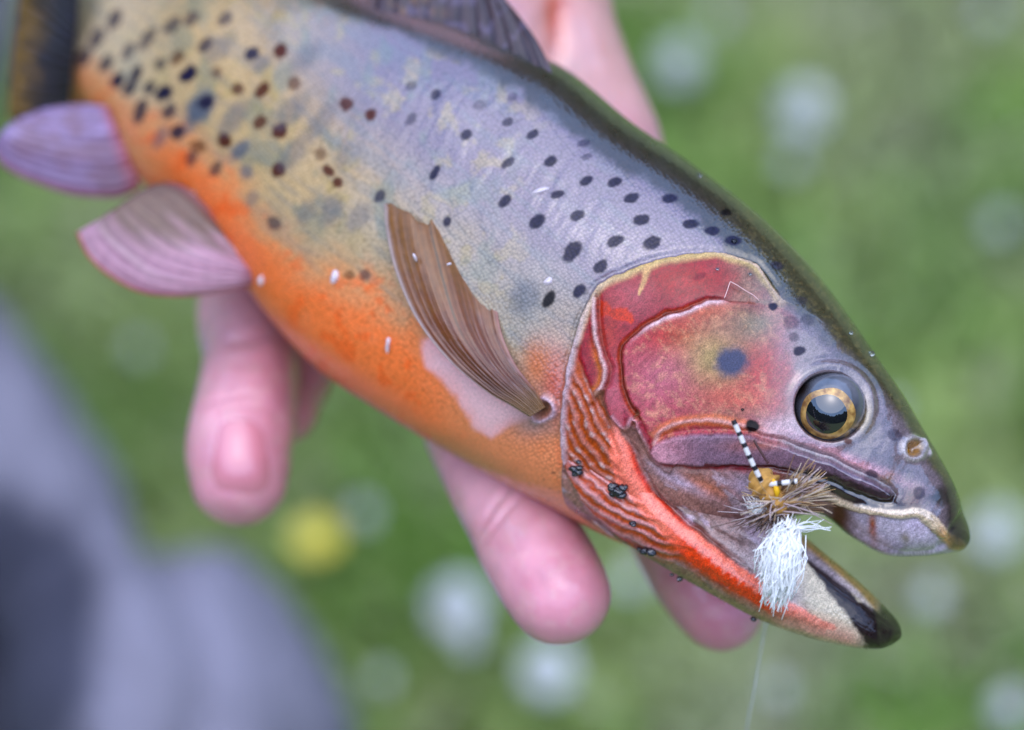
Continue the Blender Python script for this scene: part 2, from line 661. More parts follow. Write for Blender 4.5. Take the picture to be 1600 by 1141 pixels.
# ---- outlines on the head, in photo pixels of the flank
GILL = sm([(1222, 470), (1200, 437), (1178, 414), (1140, 402), (1100, 397), (1040, 406), (985, 424), (945, 440), (925, 462), (908, 500),
           (893, 552), (882, 610), (877, 660), (880, 705), (890, 748), (915, 790), (950, 825), (990, 856)], 70)
GILL_IN = [(1060, 890), (1200, 860), (1310, 640), (1310, 520), (1250, 480)]
GILLP = np.vstack((GILL, GILL_IN))
PREOP = sm([(1148, 476), (1110, 474), (1075, 486), (1040, 496), (1005, 515), (980, 538), (975, 560), (978, 590), (985, 617), (1000, 640), (1008, 654)], 50)
SUBOP = sm([(931, 470), (930, 495), (935, 530), (944, 560), (949, 580), (944, 600), (932, 618), (928, 625)], 40)
SUBOP2 = sm([(905, 545), (908, 575), (918, 600), (930, 622), (942, 640), (950, 660), (965, 690), (972, 705)], 40)
INTEROP = sm([(944, 606), (952, 640), (966, 662), (985, 672), (993, 655), (1003, 680), (1020, 716), (1036, 728), (1052, 738)], 40)
MAXIL = sm([(1020, 702), (1030, 688), (1060, 678), (1110, 676), (1160, 677), (1215, 692), (1275, 712), (1330, 735), (1375, 757), (1395, 775),
            (1375, 780), (1320, 757), (1268, 738), (1220, 728), (1160, 724), (1100, 726), (1050, 722), (1028, 716)], 90, True)
MAXRIM = sm([(1024, 690), (1040, 668), (1075, 657), (1120, 656), (1160, 664), (1210, 680)], 40)
EYE_C = (1297.0, 636.0)
STRIPE = sm([(958, 655), (972, 690), (985, 735), (1012, 782), (1050, 822), (1105, 868), (1165, 908), (1225, 946), (1272, 968), (1300, 978)], 60)
LIP = sm([(1235, 738), (1265, 756), (1300, 778), (1340, 793), (1375, 800), (1405, 804), (1432, 802), (1455, 815), (1475, 836), (1488, 852)], 50)
DARK = sm([(1262, 728), (1300, 735), (1345, 752), (1395, 772), (1425, 784), (1440, 790), (1428, 800), (1395, 800), (1350, 792), (1310, 778), (1282, 762), (1262, 742)], 60, True)
JAWDARK = sm([(1240, 852), (1262, 868), (1292, 902), (1320, 935), (1350, 966), (1375, 988), (1400, 998)], 40)

SPOTS = [  # u, v, half length, half width, tilt deg (long axis from +u towards up), darkness, kind 0 blue-black 1 brown
    (642, 134, 9, 6, 35, .5, 0), (681, 148, 9, 7, 40, .75, 0), (642, 186, 11, 6, 55, .55, 0), (750, 165, 10, 7, 20, .4, 0), (729, 211, 9, 7, 50, .8, 0),
    (793, 191, 9, 6, 30, .7, 0), (832, 210, 10, 6, 30, .8, 0), (793, 254, 11, 6, 35, .75, 0), (860, 252, 11, 7, 32, .85, 0), (679, 270, 13, 6, 58, .9, 0),
    (912, 224, 10, 5, 15, .6, 0), (916, 245, 9, 4, 15, .5, 0), (916, 282, 12, 6, 28, .85, 0), (961, 284, 11, 7, 18, .85, 0), (871, 304, 11, 6, 25, .85, 0),
    (789, 314, 12, 7, 45, .9, 0), (986, 309, 12, 7, 15, .9, 0), (1046, 310, 12, 7, 5, .85, 0), (839, 346, 14, 9, 45, 1, 0), (902, 337, 12, 7, 25, .8, 0),
    (1002, 344, 13, 8, 15, 1, 0), (1079, 350, 12, 7, 0, .95, 0), (962, 377, 14, 8, 25, 1, 0), (1019, 379, 14, 9, 25, 1, 0), (895, 392, 18, 11, 45, 1, 0),
    (1113, 361, 12, 7, 0, .95, 0), (1146, 376, 12, 7, -5, .9, 0), (938, 417, 12, 8, 55, .95, 0), (905, 455, 12, 8, 50, .9, 0), (857, 468, 15, 8, 60, 1.15, 2),
    (593, 306, 10, 7, 60, .7, 0), (580, 179, 9, 7, 45, .85, 1), (698, 346, 8, 6, 60, .8, 0), (541, 162, 10, 9, 40, .8, 1), (513, 267, 7, 9, 50, .8, 1), (527, 285, 7, 7, 50, .8, 1),
    (801, 152, 9, 6, 20, .4, 0), (1134, 332, 8, 5, 0, 1.1, 2), (1214, 415, 10, 6, -10, .6, 0), (1252, 470, 9, 7, -10, .4, 0), (1262, 500, 10, 8, -20, .4, 0),
    (1144, 566, 25, 20, 20, .85, 3), (1248, 549, 10, 7, 20, .9, 0), (1175, 665, 10, 9, 0, 1.2, 2), (1207, 480, 7, 6, 0, .9, 0), (1235, 505, 12, 10, 0, .4, 0),
    (1093, 436, 10, 5, 20, .5, 4), (1240, 527, 9, 7, 0, .45, 0), (1398, 680, 11, 9, 0, .5, 0), (1362, 742, 10, 7, -30, .6, 0), (1436, 770, 9, 9, 0, .6, 0), (1325, 690, 6, 4, 0, .8, 1),
    (183, 126, 12, 8, 60, .9, 0), (212, 116, 14, 7, 60, .8, 0), (202, 138, 12, 7, 60, .8, 0), (233, 137, 12, 7, 60, .7, 0), (256, 145, 14, 9, 40, .95, 0),
    (294, 116, 15, 9, 40, .85, 0), (277, 90, 12, 8, 50, .6, 1), (313, 168, 26, 15, 45, .8, 3), (322, 160, 12, 9, 40, .8, 0), (277, 206, 12, 9, 50, .8, 0), (263, 174, 12, 8, 50, .7, 0),
    (219, 174, 18, 8, 70, .75, 0), (372, 139, 9, 8, 40, .7, 1), (410, 141, 13, 8, 50, .8, 1), (395, 84, 11, 8, 40, .8, 0), (439, 80, 11, 9, 60, .85, 1), (322, 71, 13, 8, 40, .7, 0),
    (269, 40, 16, 9, 40, .6, 0), (406, 191, 11, 8, 45, .75, 1), (437, 204, 12, 9, 45, .85, 1), (351, 220, 10, 10, 40, .9, 1), (309, 229, 9, 11, 70, .6, 1), (374, 235, 17, 9, 50, .7, 3),
    (435, 266, 11, 10, 60, .95, 1), (385, 269, 10, 9, 60, .6, 3), (336, 265, 12, 7, 60, .6, 0), (298, 248, 12, 7, 70, .6, 0), (429, 349, 9, 10, 60, .6, 0), (410, 100, 14, 10, 50, .45, 3),
    (366, 184, 30, 13, 52, .45, 3), (458, 240, 30, 13, 52, .4, 3), (454, 175, 32, 14, 45, .4, 3), (478, 90, 26, 13, 45, .4, 3), (345, 75, 26, 13, 45, .4, 3), (520, 330, 22, 15, 60, .4, 3), (480, 330, 18, 12, 60, .35, 3),
    (500, 190, 30, 12, 50, .35, 3), (545, 240, 26, 11, 50, .3, 3), (560, 340, 22, 14, 50, .4, 3), (230, 60, 18, 8, 55, .6, 0), (200, 80, 14, 7, 60, .6, 0), (165, 100, 14, 8, 60, .7, 0), (300, 30, 14, 8, 45, .6, 0),
    (250, 100, 10, 7, 50, .6, 0), (340, 115, 9, 8, 40, .5, 1), (570, 430, 8, 7, 50, .5, 0), (545, 430, 7, 6, 0, .5, 1), (820, 462, 26, 20, 50, .4, 3), (460, 130, 10, 8, 45, .6, 1), (500, 240, 9, 8, 45, .5, 1),
    (150, 60, 16, 8, 60, .7, 0), (130, 90, 14, 9, 60, .7, 0), (180, 30, 16, 8, 60, .7, 0), (352, 30, 12, 8, 40, .6, 0), (300, 190, 20, 8, 60, .5, 3), (250, 215, 18, 8, 65, .5, 3), (395, 310, 12, 8, 60, .4, 3),
]


def paint(u, v, t, jaw=False):
    """colour, height (mm), scaliness, wetness at flank positions given in photo pixels; t = 0 belly .. 1 back"""
    n = u.size
    z = np.zeros(n)
    f1, f2, f3 = fbm(u / 90, v / 90, 1), fbm(u / 28, v / 28, 2), fbm(u / 9, v / 9, 3, 3)
    fs = fbm((u * .62 - v * .78) / 10, (u * .78 + v * .62) / 60, 4, 3)      # streaks running with the scale rows
    C = np.zeros((n, 3))
    u0, v0 = u, v
    u = u + (fbm(u / 26, v / 26, 201, 3) - .5) * 6 + (f3 - .5) * 2
    v = v + (fbm(u0 / 26, v / 26, 207, 3) - .5) * 6 + (fbm(u0 / 8, v / 8, 209, 2) - .5) * 2

    def mix(col, m):
        nonlocal C
        m = np.clip(m, 0, 1)[:, None]
        C = C * (1 - m) + np.asarray(col) * m

    # --- flank, belly to back
    tj = t + (f1 - .5) * .10 + (f2 - .5) * .06
    C[:] = A(200, 172, 134)
    mix(A(188, 172, 150), ss(420, 700, u + (f1 - .5) * 200))
    mix(A(150, 140, 128), ss(650, 1000, u + (f2 - .5) * 160) * .8)
    up = ss(.50, .80, tj + ss(300, 800, u) * .12)
    mix(A(120, 104, 124), up * ss(330, 640, u) * .92)
    mix(A(140, 126, 104), ss(.66, .95, tj) * (1 - ss(330, 640, u)) * .6)
    mix(A(180, 160, 110), (f2 > .55) * ss(.55, .7, f2) * .5 * ss(.3, .5, t) * (1 - ss(760, 900, u)))
    mix(A(120, 132, 120), ss(.52, .70, fbm(u / 40, v / 60, 8)) * .5 * ss(.25, .4, t) * (1 - ss(700, 900, u)))
    mix(A(210, 195, 175), ss(300, 180, u) * ss(.15, .4, t) * .5)
    mix(A(120, 125, 130), ss(.45, .75, fs) * .35)
    # orange belly
    ob = .315 - .05 * ss(700, 880, u) + .01 * ss(250, 100, u)
    tb = t + (f1 - .5) * .09 + (f2 - .5) * .07 + (fs - .5) * .05
    orange = 1 - ss(ob - .10, ob + .07, tb)
    mix(A(226, 150, 108, 1.15), orange * .8)
    mix(A(248, 130, 92, 1.3), (1 - ss(ob - .16, ob - .02, tb)) * ss(200, 300, u) * (1 - ss(640, 800, u)))
    mix(A(232, 146, 112, 1.2), (1 - ss(ob - .14, ob, tb)) * ss(640, 800, u) * .9)
    mix(A(246, 146, 124, 1.25), (1 - ss(.02, .13, t)) * .6 * (1 - ss(600, 700, u)))
    mix(A(214, 150, 118), (1 - ss(.015, .09, t)) * .7 * ss(560, 700, u))
    mix(A(250, 150, 110), orange * ss(.58, .75, f2) * .4)
    mix(A(240, 106, 62, 1.2), orange * ss(.58, .70, fbm(u / 22, v / 22, 12)) * .5 * (1 - ss(650, 760, u)))
    # back
    bk = ss(.875, .91, t + (f2 - .5) * .05 + ss(1000, 1250, u) * .05)
    mix(A(60, 48, 42), bk * ss(300, 600, u))
    mix(A(58, 58, 46), ss(.92, .99, t) * .8)
    # pale pink patch under and grey skin round the pectoral base
    pk = poly_sd(u, v, [(652, 530), (672, 520), (700, 540), (760, 590), (815, 630), (845, 650), (800, 668), (768, 690), (738, 668), (700, 612), (660, 575)])
    mix(A(250, 186, 190, 1.25), 1 - ss(-10, 3, pk + (f2 - .5) * 14))
    mix(A(236, 206, 214, 1.2), (1 - ss(-26, -4, pk + (f2 - .5) * 30)) * .5)
    mix(A(150, 128, 130), np.exp(-(((u - 835) / 42) ** 2 + ((v - 662) / 22) ** 2)) * .85)
    mix(A(200, 104, 92), np.exp(-(((u - 868) / 26) ** 2 + ((v - 600) / 62) ** 2)) * .9)
    mix(A(214, 116, 72), np.exp(-(((u - 838) / 22) ** 2 + ((v - 565) / 36) ** 2)) * .7)
    mix(A(126, 126, 128), np.exp(-(((u - 820) / 36) ** 2 + ((v - 480) / 50) ** 2)) * .6)
    bd = np.hypot(u - 846, (v - 640) * 1.1)
    PEC = .7 * np.exp(-((bd - 19) / 6) ** 2) * ss(822, 850, u + (v - 640) * .3) - .9 * np.exp(-(bd / 12) ** 2)
    mix(A(196, 176, 196), np.exp(-((bd - 20) / 4) ** 2) * ss(826, 850, u + (v - 640) * .3) * .8)
    mix(A(92, 58, 44), np.exp(-(bd / 13) ** 2) * .9)
    dots = (noise(u / 5, v / 5, 77) > .86) * np.exp(-(((u - 865) / 38) ** 2 + ((v - 755) / 24) ** 2))
    mix(A(60, 40, 40), dots * .9)

    # --- gill cover
    gsd = poly_sd(u, v, GILLP)
    gd, gp, _ = seg_dist(u, v, GILL)
    inside = (gsd < 0) * ss(1262, 1170, u + (f2 - .5) * 50)
    hardin = gsd < 0
    pd, pp, ps = seg_dist(u, v, PREOP)
    preop_poly = np.vstack((PREOP[::-1], [(1210, 478), (1300, 520), (1340, 640), (1200, 700), (1030, 700)]))
    cheek = poly_sd(u, v, preop_poly)
    H = np.zeros(n)
    gend = (1 - .6 * ss(70, 0, np.hypot(u - 1222, v - 470))) * ss(0, 60, np.hypot(u - 990, v - 862))
    H += 1.1 * ss(3, -3, gsd) * gend * ss(1265, 1130, u) * (0 if jaw else 1)
    H -= .35 * np.exp(-((gsd - 6) / 5) ** 2) * gend * ss(22, 10, gd) * ss(1240, 1190, u) * (~hardin)
    H += PEC * (0 if jaw else 1)
    rose = A(138, 42, 54)
    fr = ss(1180, 1260, u + (v - 640) * .1 + (f2 - .5) * 30)
    if not jaw:
        mix(A(120, 106, 114), fr)
    mix(rose, inside * 1.0)
    mix(A(158, 46, 46), inside * np.exp(-(((u - 1075) / 70) ** 2 + ((v - 440) / 26) ** 2)) * .8)
    mix(A(168, 92, 100), inside * np.exp(-(((u - 985) / 40) ** 2 + ((v - 470) / 30) ** 2)) * .8)
    mix(A(180, 74, 58), inside * np.exp(-(((u - 950) / 26) ** 2 + ((v - 530) / 60) ** 2)) * .6)
    mix(A(180, 98, 110), inside * np.exp(-(((u - 962) / 26) ** 2 + ((v - 610) / 60) ** 2)) * .8)
    mix(A(150, 128, 112), inside * ss(1110, 1200, u + (f2 - .5) * 40) * (v < 500))
    mix(A(172, 66, 74), inside * ss(.5, .75, f2) * .35)
    # cheek in front of the preopercle
    ch = inside * ss(3, -3, cheek)
    mix(A(170, 78, 88), ch * 1.0)
    mix(A(184, 54, 48), ch * np.exp(-(((u - 1058) / 50) ** 2 + ((v - 528) / 26) ** 2)))
    mix(A(200, 92, 74), ch * np.exp(-(((u - 1110) / 60) ** 2 + ((v - 492) / 14) ** 2)) * .8)
    mix(A(160, 138, 96), ch * np.exp(-(((u - 1112) / 58) ** 2 + ((v - 562) / 50) ** 2)))
    mix(A(122, 112, 96), inside * np.exp(-(((u - 1185) / 62) ** 2 + ((v - 508) / 34) ** 2)))
    mix(A(164, 58, 60), np.exp(-(((u - 1187) / 22) ** 2 + ((v - 578) / 34) ** 2)) * .95)
    mix(A(196, 104, 90), ch * np.exp(-(((u - 1160) / 60) ** 2 + ((v - 622) / 20) ** 2)) * .8)
    mix(A(190, 112, 130), ch * np.exp(-(((u - 1040) / 44) ** 2 + ((v - 590) / 40) ** 2)) * .7)
    mix(A(212, 160, 130), ch * ss(.55, .75, fbm(u / 14, v / 14, 23)) * .35)
    mix(A(222, 176, 140), ch * ss(.58, .75, fbm((u - v) / 5, (u + v) / 18, 29)) * .28)
    # area round and before the eye
    fr = ss(1190, 1260, u + (v - 640) * .1 + (f2 - .5) * 30)
    if not jaw:
        mix(A(204, 176, 184), np.exp(-(((u - 1225) / 46) ** 2 + ((v - 668) / 20) ** 2)) * .9)
        mix(A(214, 160, 172), np.exp(-(((u - 1330 - (v - 718) * .2) / 75) ** 2 + ((v - 718 - (u - 1330) * .42) / 9) ** 2)) * .9)
        mix(A(150, 116, 96), np.exp(-(((u - 1150) / 50) ** 2 + ((v - 645) / 12) ** 2)) * .5)
        # top of the head
        hd = ss(.80, .90, t + (f2 - .5) * .05) * ss(1080, 1230, u)
        mix(A(72, 66, 48), hd)
        mix(A(104, 92, 64), hd * ss(.60, .72, noise(u / 4.5, v / 4.5, 51)) * .6)
    # cream rim of the gill cover
    rim = inside * ss(17, 5, gd) * ss(.70, .45, gp)
    mix(A(206, 180, 128), rim * .9)
    mix(A(206, 184, 178), inside * ss(15, 5, gd) * ss(.32, .5, gp) * .9)
    mix(A(214, 186, 170), inside * ss(8, 3, gd) * ss(.22, .08, gp))
    l1, p1, _ = seg_dist(u, v, [(1012, 422), (1008, 440), (1000, 462)])
    mix(A(206, 168, 120), inside * ss(9 - 6 * p1, 1, l1) * .8)
    # wet orange patch
    wp = poly_sd(u, v, [(935, 468), (952, 474), (958, 484), (978, 484), (990, 500), (982, 508), (962, 500), (948, 494), (936, 498)])
    mix(A(186, 66, 16), (1 - ss(-2, 2, wp + (f3 - .5) * 14)))
    # preopercle ridge and groove
    if not jaw:
        off = pd * ps
        gw = np.interp(pp, (0, .3, .7, 1), (3, 7, 7, 9))
        H += .75 * ss(2, -4, cheek) * ss(48, 0, pd)
        H -= .55 * np.exp(-((off - gw * .55) / (gw * .5)) ** 2) * ss(-.02, .1, pp) * (pp < .995)
        mix(A(176, 78, 30), np.exp(-((off - gw * .55) / (gw * .55)) ** 2) * ss(.05, .25, pp) * (pp < .995) * 1.0)
        mix(A(222, 190, 196), np.exp(-((off + 4) / 4.0) ** 2) * ss(.02, .1, pp) * ss(.62, .4, pp))
        mix(A(104, 40, 16), np.exp(-((off - gw * .35) / 2.8) ** 2) * ss(.08, .25, pp) * (pp < .995) * .95)
        # subopercle fold
        sd_, sp1, s1 = seg_dist(u, v, SUBOP)
        so = sd_ * s1
        H += .5 * np.exp(-(so / 5) ** 2)
        H -= .4 * np.exp(-((so + 8) / 4) ** 2)
        mix(A(224, 196, 198), np.exp(-(so / 3.4) ** 2) * .8)
        mix(A(126, 52, 40), np.exp(-((so + 7) / 2.6) ** 2) * .85)
        mix(A(206, 128, 70), np.exp(-((so - 8) / 5) ** 2) * .6 * ss(.3, .6, sp1))
        s2, sp2, ss2 = seg_dist(u, v, SUBOP2)
        H -= .45 * np.exp(-(s2 / 4) ** 2)
        mix(A(160, 62, 28), np.exp(-(s2 / 3.2) ** 2) * .85)
        # lower edge of the cheek plates
        d3, p3, s3 = seg_dist(u, v, INTEROP)
        o3 = d3 * s3
        H += .7 * ss(-2, 3, -o3) * ss(36, 4, d3) * (p3 > .01) * (p3 < .99)
        mix(A(150, 104, 84), np.exp(-((o3 - 9) / 10) ** 2) * .85 * (p3 > .01))
        mix(A(112, 74, 62), np.exp(-((o3 - 3) / 2.2) ** 2) * .8 * (p3 > .01))
        mix(A(206, 160, 172), np.exp(-((o3 + 4) / 3) ** 2) * .7 * (p3 > .2))
        cu = np.hypot(u - 996, v - 659)
        H += .5 * np.exp(-((cu - 6) / 3) ** 2)
        mix(A(140, 86, 76), np.exp(-(cu / 4) ** 2) * .7)
    # branchiostegal membrane with its rays
    br = poly_sd(u, v, [(903, 560), (930, 612), (950, 640), (968, 690), (985, 745), (1008, 785), (1050, 825), (1100, 868), (1040, 885), (985, 858), (920, 800), (885, 745), (876, 665), (884, 600)])
    bm = 1 - ss(-5, 2, br)
    warp = (f2 - .5) * 8 + (f1 - .5) * 24
    qq = np.hypot(u - 1122, v - 530) + warp
    ray = .5 + .5 * np.cos(qq * 2 * math.pi / 13.5)
    ray = ray ** 1.6
    H += bm * (ray - .5) * (.12 + .36 * f1) * ss(0, -14, br)
    C = C * (1 - bm[:, None]) + bm[:, None] * A(172, 84, 46)
    mix(A(196, 146, 146), bm * ray * (.22 + .5 * f1))
    mix(A(216, 196, 196), bm * ray * ss(.55, .7, f3) * .6)
    mix(A(150, 66, 36), bm * (noise(u / 2.6, v / 2.6, 61) > .62) * .45 * (1 - ray))
    mix(A(190, 110, 92), bm * ss(820, 860, v) * .6)
    if not jaw:
        mo = inside * ss(15, 3, gd) * ss(.45, .6, gp) * ss(1, .93, gp)
        mix(A(196, 174, 186), mo * .85)
        H += .25 * np.exp(-((gd - 4) / 4) ** 2) * (gsd < 4) * ss(.3, .5, gp)
    # pale fold below the membrane
    fo, fp, _ = seg_dist(u, v, [(884, 742), (915, 792), (950, 832), (990, 856)])
    mix(A(226, 172, 138), ss(14, 6, fo) * (gsd > -4) * .85)

    # --- lower jaw colours
    if jaw:
        C = C * 0 + A(176, 150, 150)
        mix(A(150, 112, 104), ss(1180, 1000, u + (f1 - .5) * 60))
        mix(A(212, 196, 204), ss(1120, 1200, u + (v - 850) * .3) * ss(1330, 1220, u) * .8)
        mix(A(96, 66, 62), ss(.48, .66, fbm((u * .8 + v * .6) / 40, (u * .6 - v * .8) / 12, 71)) * .85 * ss(1240, 1120, u))
        mix(A(196, 176, 196), ss(.60, .72, fbm((u * .8 + v * .6) / 50, (u * .6 - v * .8) / 16, 73)) * .7)
        mix(A(60, 48, 48), (noise(u / 3.4, v / 3.4, 75) > .78) * .35 * ss(1320, 1200, u))
        mix(A(214, 202, 184), ss(1220, 1270, u - (v - 900) * .1))
        C[:] = np.where(bm[:, None] > .01, C * (1 - bm[:, None]) + bm[:, None] * (A(186, 84, 44) * (1 - ray[:, None]) + A(206, 148, 150) * ray[:, None]), C)
    sdist, spar, sside = seg_dist(u, v, STRIPE)
    so = sdist * sside                       # positive below the stripe's upper edge line
    hw = np.interp(spar, (0, .12, .5, .8, 1), (5, 17, 19, 15, 5))
    if True:
        wob = (fbm((u * .8 + v * .6) / 5, (u * .6 - v * .8) / 30, 81, 3) - .5) * 16
        sal = ss(hw + 3, hw - 3, np.abs(so - 2) + wob * .2)
        mix(A(250, 138, 122, 1.1), sal * ss(0, .06, spar))
        mix(A(244, 150, 140), np.exp(-((so + 3) / 5) ** 2) * sal * .5)
        org = ss(-2, 5, so + wob) * ss(hw + 14, hw + 3, so + wob * .5) * ss(.36, .5, spar) * (spar < .985)
        mix(A(236, 88, 14), org)
        mix(A(170, 80, 34), ss(hw + 2, hw + 10, so) * ss(hw + 22, hw + 12, so) * ss(.3, .5, spar) * (spar < .985) * .7)
        red = np.exp(-((so + hw * .9) / 4) ** 2) * ss(.05, .15, spar) * ss(.5, .38, spar)
        mix(A(222, 74, 20), red)
        H += .8 * np.exp(-((so - 2) / (hw * .9)) ** 2) * ss(0, .1, spar) * ss(1, .8, spar)
        H -= .7 * np.exp(-((so + hw * 1.15) / 5) ** 2) * ss(0.02, .12, spar) * ss(.75, .55, spar)
        mix(A(128, 60, 46), np.exp(-((so + hw * 1.2) / 4) ** 2) * ss(0.02, .12, spar) * ss(.75, .5, spar) * .6)
    if jaw:
        low = ss(.20, .05, t)
        mix(A(176, 140, 112), low * ss(1020, 1060, u) * ss(1300, 1200, u) * .9)
        mix(A(70, 56, 50), low * (noise(u / 4, v / 4, 91) > .66) * .5 * ss(1250, 1180, u))
        mix(A(236, 176, 164), ss(.42, .1, t) * ss(1190, 1240, u) * ss(1365, 1320, u) * .9)
        mix(A(212, 196, 170), ss(.12, .02, t) * ss(1200, 1260, u) * .8)
        jd, jp, js = seg_dist(u, v, JAWDARK)
        jw = np.interp(jp, (0, .2, .6, .85, 1), (8, 11, 16, 26, 34))
        mix(A(40, 28, 30), ss(jw + 4, jw - 5, jd + (f3 - .5) * 7 + (fs - .5) * 8))
        mix(A(176, 140, 96), ss(.86, .96, t) * ss(1235, 1260, u) * ss(1385, 1360, u))
        mix(A(196, 184, 196), ss(.78, .86, t) * ss(.95, .88, t) * ss(1240, 1270, u) * ss(1370, 1340, u) * .7)
        mix(A(34, 24, 26), ss(1352, 1372, u + (v - 985) * .25 + (f2 - .5) * 16))
        H += .18 * (f2 - .5) + .25 * (fbm((u * .8 + v * .6) / 46, (u * .6 - v * .8) / 10, 95) - .5)
    else:
        # lower cheek between the maxilla and the gill membrane
        lc = poly_sd(u, v, [(985, 660), (1005, 672), (1030, 724), (1180, 735), (1260, 760), (1300, 790), (1240, 850), (1150, 860), (1060, 835), (1010, 780), (985, 730), (965, 670)])
        lm = (1 - ss(-6, 4, lc)) * (1 - bm) * ss(hw - 2, hw + 6, np.abs(so - 2))
        C = C * (1 - lm[:, None]) + lm[:, None] * A(152, 112, 106)
        mix(A(196, 176, 200), lm * np.exp(-(((u - 1170) / 36) ** 2 + ((v - 758) / 26) ** 2)))
        mix(A(200, 124, 100), lm * np.exp(-(((u - 1105) / 40) ** 2 + ((v - 758 - (u - 1105) * .3) / 12) ** 2)) * .8)
        mix(A(202, 184, 206), lm * np.exp(-(((u - 1065) / 40) ** 2 + ((v - 748 - (u - 1065) * .5) / 9) ** 2)) * .8)
        mix(A(120, 84, 86), lm * np.exp(-(((u - 1155) / 30) ** 2 + ((v - 790) / 16) ** 2)) * .6)
        mix(A(112, 78, 74), lm * ss(.55, .7, fbm((u * .8 + v * .6) / 40, (u * .6 - v * .8) / 10, 71)) * .5)
        mix(A(204, 186, 204), lm * ss(.62, .74, fbm((u * .8 + v * .6) / 50, (u * .6 - v * .8) / 14, 73)) * .6)
        H += lm * .5 * (fbm((u * .8 + v * .6) / 46, (u * .6 - v * .8) / 12, 95) - .5)
        # maxilla plate
        md = poly_sd(u, v, MAXIL)
        mm = 1 - ss(-3, 2, md)
        H += .95 * ss(2, -5, md) - .35 * np.exp(-((md - 5) / 4) ** 2)
        C = C * (1 - mm[:, None]) + mm[:, None] * A(126, 100, 116)
        mix(A(196, 138, 150), mm * ss(1110, 1030, u) * .8)
        mix(A(168, 104, 92), mm * np.exp(-(((u - 1190) / 50) ** 2 + ((v - 692) / 8) ** 2)) * .8)
        mix(A(92, 74, 92), mm * ss(1220, 1300, u) * .6)
        rd, rp, _ = seg_dist(u, v, MAXRIM)
        H += .3 * np.exp(-(rd / 5) ** 2)
        mix(A(206, 112, 70), np.exp(-((rd - 5) / 5) ** 2) * (v < 690) * .7 * ss(0, .1, rp) * ss(1, .7, rp))
        mix(A(226, 184, 180), np.exp(-(rd / 3.2) ** 2) * .6 * ss(1, .7, rp))
        l3, q3, _ = seg_dist(u, v, [(1105, 722), (1160, 727), (1215, 730), (1240, 738)])
        mix(A(104, 44, 50), ss(5, 1, l3 + (f3 - .5) * 5) * .9)
        H -= .25 * np.exp(-(l3 / 4) ** 2)
        # upper jaw: dark lip, cream edge, lilac inside
        if True:
            ld, lp, ls = seg_dist(u, v, LIP)
            inn = ls * ld
            inm = ss(4, 12, inn) * (lp > .12) * ss(1275, 1305, u) * (v > 770)
            mix(A(206, 192, 216), inm)
            mix(A(70, 36, 34), inm * ss(1345, 1312, u))
            mix(A(170, 84, 60), inm * np.exp(-(((u - 1362 - (v - 825) * .1) / 6) ** 2 + ((v - 825) / 22) ** 2)))
            mix(A(140, 124, 110), inm * np.exp(-(((u - 1414) / 7) ** 2 + ((v - 845) / 10) ** 2)) * .8)
            dk = poly_sd(u, v, DARK)
            mix(A(46, 26, 30), 1 - ss(-4, 3, dk + (f3 - .5) * 7))
            mix(A(104, 62, 30), np.exp(-(((u - 1425) / 18) ** 2 + ((v - 780) / 18) ** 2)) * .8)
            mix(A(116, 96, 40), np.exp(-(((u - 1388) / 14) ** 2 + ((v - 748) / 10) ** 2)) * .5)
            lw = np.interp(lp, (0, .3, .6, .8, 1), (4, 7, 7, 10, 8))
            mix(A(222, 200, 178), ss(lw + 2, lw - 3, ld) * ss(0, .1, lp))
            mix(A(186, 128, 44), np.exp(-((ld - 3) / 5) ** 2) * ss(.82, .95, lp) * .8)
            tip = ss(18, -4, poly_sd(u, v, [(1462, 775), (1480, 790), (1486, 815), (1492, 850), (1530, 850), (1530, 740), (1490, 750)]) + (f2 - .5) * 26)
            mix(A(56, 46, 44), tip)
            H += .5 * np.exp(-(ld / 7) ** 2) * ss(0, .1, lp)
            H -= .5 * inm
        # eye socket
        ed = np.hypot((u0 - EYE_C[0]), (v0 - EYE_C[1]) * 1.02)
        H -= 6.0 * ss(57, 49, ed)
        ea = np.arctan2(v0 - EYE_C[1], u0 - EYE_C[0])
        H += (.22 + .2 * np.cos(ea + .9)) * np.exp(-((ed - 64 - 3 * np.cos(ea + .8)) / 7) ** 2)
        H -= .3 * np.exp(-((ed - 78) / 5) ** 2) * ss(.2, .9, np.cos(ea + 1.0))
        mix(A(140, 128, 132), np.exp(-((ed - 66) / 9) ** 2) * .45 * (.5 + .5 * np.cos(ea + .8)))
        mix(A(60, 50, 44), ss(58, 54, ed))
        mix(A(112, 98, 52), np.exp(-(((u - 1352) / 14) ** 2 + ((v - 655) / 28) ** 2)) * .7)
        # nostril
        nd_ = np.hypot((u - 1426) / 1.0, (v - 700) / 1.15)
        H += .55 * np.exp(-((nd_ - 15) / 4.5) ** 2) - 1.1 * ss(11, 4, nd_)
        mix(A(150, 108, 52), ss(16, 8, nd_))
        mix(A(190, 180, 184), np.exp(-((nd_ - 16) / 3.5) ** 2) * .8)
        n2_, q2, _ = seg_dist(u, v, [(1440, 688), (1450, 708)])
        H += .5 * np.exp(-(n2_ / 5) ** 2)
        mix(A(206, 196, 206), np.exp(-(n2_ / 4) ** 2))
    hm = np.clip(inside + ss(1180, 1240, u) + (1 if jaw else 0), 0, 1)
    gr = (fbm((u * .7 + v * .7) / 3.2, (u * .7 - v * .7) / 8, 301, 3) - .5) * 1.1 + (noise(u / 2.3, v / 2.3, 305) - .5) * .5
    C = C * (1 + np.clip(gr, -.45, .5) * hm * .75)[:, None]
    # --- spots
    u, v = u0, v0
    SM = np.zeros(n)
